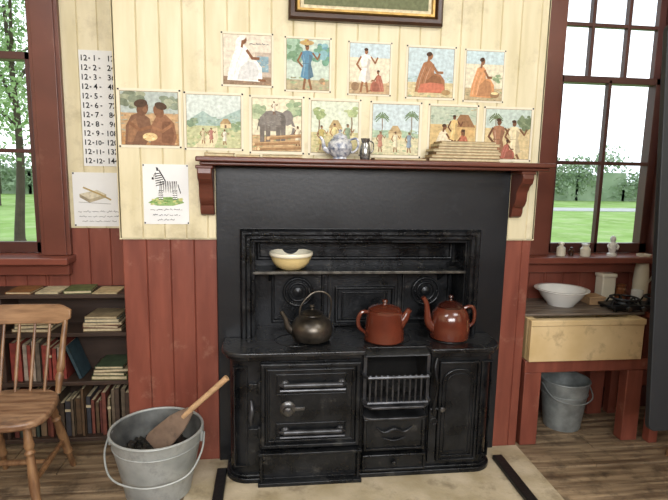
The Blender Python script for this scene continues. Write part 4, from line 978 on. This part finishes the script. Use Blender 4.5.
g.tube([(-0.02, 0, 0.078), (-0.034, -0.008, 0.06), (-0.02, -0.02, 0.045)], 0.006, 8); g.tube([(0.02, 0, 0.078), (0.034, -0.008, 0.06), (0.02, -0.02, 0.045)], 0.006, 8)
obj('figurine', g, WHITEE, loc=(2.13, 3.05, 1.0385), world=False, label='small white china figurine on the window sill', cat='figurine')

# ------------------------------------------------------------------ blackboard on easel
BB = root('blackboard_easel', (2.05, 2.0, 0), 'dark slate blackboard leaning on a wooden easel', 'blackboard')
th = math.atan2(0.14, 1.55)
M = Matrix.Translation((1.622+0.55, 1.9+0.075*2, 0.448+0.86)) @ Matrix.Rotation(-th, 4, 'X')
g = G()
w2, h2, r = 0.55, 0.86, 0.03
pts = []
for (cx, cz, a0) in ((-w2+r, -h2+r, 180), (w2-r, -h2+r, 270), (w2-r, h2-r, 0), (-w2+r, h2-r, 90)):
    for k in range(5):
        a = math.radians(a0+22.5*k); pts.append((cx+r*math.cos(a), cz+r*math.sin(a)))
g.prism(pts, 'xz', -0.014, 0.014); g.v = [tuple(M @ Vector(v)) for v in g.v]
obj('board', g, SLATE, parent=BB, bevel=0.003)
for (x0, x1) in ((2.08, 2.12), (2.46, 2.30)):
    g = G(); g.tube([(x0, 1.87, 0.0), (x1, 2.10, 2.3)], 0.018, 8, smooth=False); obj('leg', g, ELM, parent=BB)
g = G(); g.tube([(2.21, 2.50, 0.0), (2.21, 2.14, 2.2)], 0.016, 8, smooth=False); obj('leg', g, ELM, parent=BB)
g = G(); g.box(2.0, 2.5, 1.86, 1.93, 0.40, 0.43); obj('ledge', g, ELM, parent=BB)

# ------------------------------------------------------------------ outside
GZ = -0.45
g = G(); g.box(-60, 75, 3.6, 39, GZ-0.05, GZ); obj('lawn', g, GRASS, loc=(0, 10, GZ), label='bright green meadow grass outside the windows', cat='grass', kind='stuff', smooth=0)
g = G(); g.box(8, 60, 26.0, 28.2, GZ+0.001, GZ+0.03); obj('road', g, mat('pale_road', '#b4b4b0', 0.8, 0, .08, 3), loc=(34, 27, GZ), label='pale narrow road crossing the meadow', cat='road', smooth=0)
def foliage(g, c, R, n, s, sq=0.8):
    for k in range(n):
        v = Vector((random.gauss(0, 1), random.gauss(0, 1), random.gauss(0, 1))); v.normalize(); v *= random.random()**0.4
        p = Vector(c)+Vector((v.x*R, v.y*R, v.z*R*sq)); q = [Vector((random.uniform(-1, 1), random.uniform(-1, 1), random.uniform(-1, 1)))*s for _ in range(2)]
        if p.z < 0.15: continue
        g.add([p-q[0], p-q[1], p+q[0], p+q[1]], [(0, 1, 2, 3)])
def tree(x, y_, h, R, m, leafs, lab, tr=0.2, clumps=6, lo=0.5, s=None):
    T = root('tree', (x, y_, GZ+0.02), lab, 'tree')
    g = G(); g.tube([(0, 0, 0.0), (0.0, 0, 0.3), (0.02*h, 0, h*0.35), (0, 0, h*0.8)], [tr*1.2, tr, tr*0.7, tr*0.3], 10)
    for k in range(4):
        a = random.random()*6.28; g.tube([(0.015*h, 0, h*0.4+0.07*k*h), (R*0.4*math.cos(a), R*0.4*math.sin(a), h*0.6+0.07*k*h), (R*0.8*math.cos(a), R*0.8*math.sin(a), h*0.75+0.05*k*h)], [tr*0.4, tr*0.25, tr*0.1], 6)
    place(g, T, 'trunk', BARK)
    g = G()
    for k in range(clumps):
        a = random.random()*6.28; rr = R*0.6*random.random()
        foliage(g, (rr*math.cos(a), rr*math.sin(a), h*(lo+(1-lo)*(k+random.random())/clumps)), R*0.5, leafs, s or (0.012*R+0.03))
    place(g, T, 'foliage', m, smooth=0)
tree(-6.2, 14, 7.0, 2.8, LEAFL, 650, 'leafy tree standing on the grass outside', 0.12, 9, 0.42, 0.055)
tree(-12.5, 26, 8.5, 3.6, LEAFL, 500, 'leafy tree standing on the grass outside', 0.25, 8, 0.4)
tree(20.0, 23.5, 4.2, 1.4, LEAFL, 320, 'small pale-leaved tree across the meadow', 0.10, 7, 0.3)
tree(24.2, 24.8, 6.5, 2.0, LEAFL, 300, 'tall pale-leaved tree across the meadow', 0.16, 7)
HG = mat('distant_hedge', '#a6b498', 0.9, 0, 0.3, 0.8, hex2='#869a7a', spec=0.1)
for (xa, xb, hh, lab) in ((12, 40, 3.8, 'long pale distant hedge beyond the meadow grass'), (-34, -8, 3.8, 'long pale distant hedge behind the garden trees')):
    g = G(); x = xa
    while x < xb:
        h = hh*random.uniform(0.45, 1.15)
        for c in range(5): foliage(g, (x+random.uniform(-1, 1), random.uniform(-.5, .5)+36, random.uniform(0.4, h-0.7)), 1.1, 110, 0.12)
        g.box(x-1, x+1, 35.9, 36.1, 0.0, h*0.5)
        x += 1.8
    g.v = [(v[0]-(xa+xb)/2, v[1]-36, v[2]) for v in g.v]
    obj('hedge', g, HG, loc=((xa+xb)/2, 36, GZ), world=False, smooth=0, label=lab, cat='hedge')

# ------------------------------------------------------------------ light
w = bpy.data.worlds.new('World'); SC.world = w; w.use_nodes = True
nt = w.node_tree; bg = nt.nodes['Background']; bg.inputs['Strength'].default_value = 2.5
tc = nt.nodes.new('ShaderNodeTexCoord'); nn_ = nt.nodes.new('ShaderNodeTexNoise'); nn_.inputs['Scale'].default_value = 3.5; nn_.inputs['Detail'].default_value = 6
cr_ = nt.nodes.new('ShaderNodeValToRGB'); cr_.color_ramp.elements[0].position = 0.4; cr_.color_ramp.elements[0].color = (0.33, 0.42, 0.50, 1); cr_.color_ramp.elements[1].position = 0.6; cr_.color_ramp.elements[1].color = (0.90, 0.96, 1.0, 1)
nt.links.new(tc.outputs['Generated'], nn_.inputs['Vector']); nt.links.new(nn_.outputs['Fac'], cr_.inputs['Fac']); nt.links.new(cr_.outputs['Color'], bg.inputs['Color'])
def area(name, loc, rot, sx, sy, power, col):
    l = bpy.data.lights.new(name, 'AREA'); l.shape = 'RECTANGLE'; l.size = sx; l.size_y = sy; l.energy = power; l.color = col
    o = bpy.data.objects.new(name, l); COL.objects.link(o); o.location = loc; o.rotation_euler = rot
    return o
area('fill_light', (-1.3, 0.3, 3.2), (math.radians(24), 0, 0), 1.4, 0.5, 32, (0.98, 0.98, 1.0))  # added overhead fill, one of a pair, not a fixture of the room
area('fill_light', (2.0, 0.3, 3.2), (math.radians(24), 0, 0), 1.4, 0.5, 32, (0.98, 0.98, 1.0))
area('fill_light', (0.3, -1.6, 2.3), (math.radians(68), 0, 0), 3.0, 1.0, 165, (0.99, 0.98, 0.98))  # broad added fill behind the camera, brightens the range wall from the front

# ------------------------------------------------------------------ camera
cam = bpy.data.cameras.new('camera'); co = bpy.data.objects.new('camera', cam); COL.objects.link(co)
cam.sensor_width = 36; cam.lens = 530/668*36; cam.clip_start = 0.05; cam.clip_end = 300
R3 = Matrix.Rotation(-math.radians(7), 3, 'Z') @ Matrix.Rotation(math.radians(90-8.8), 3, 'X') @ Matrix.Rotation(math.radians(1.1), 3, 'Z')
co.matrix_world = Matrix.Translation((0, 0, 1.55)) @ R3.to_4x4()
SC.camera = co
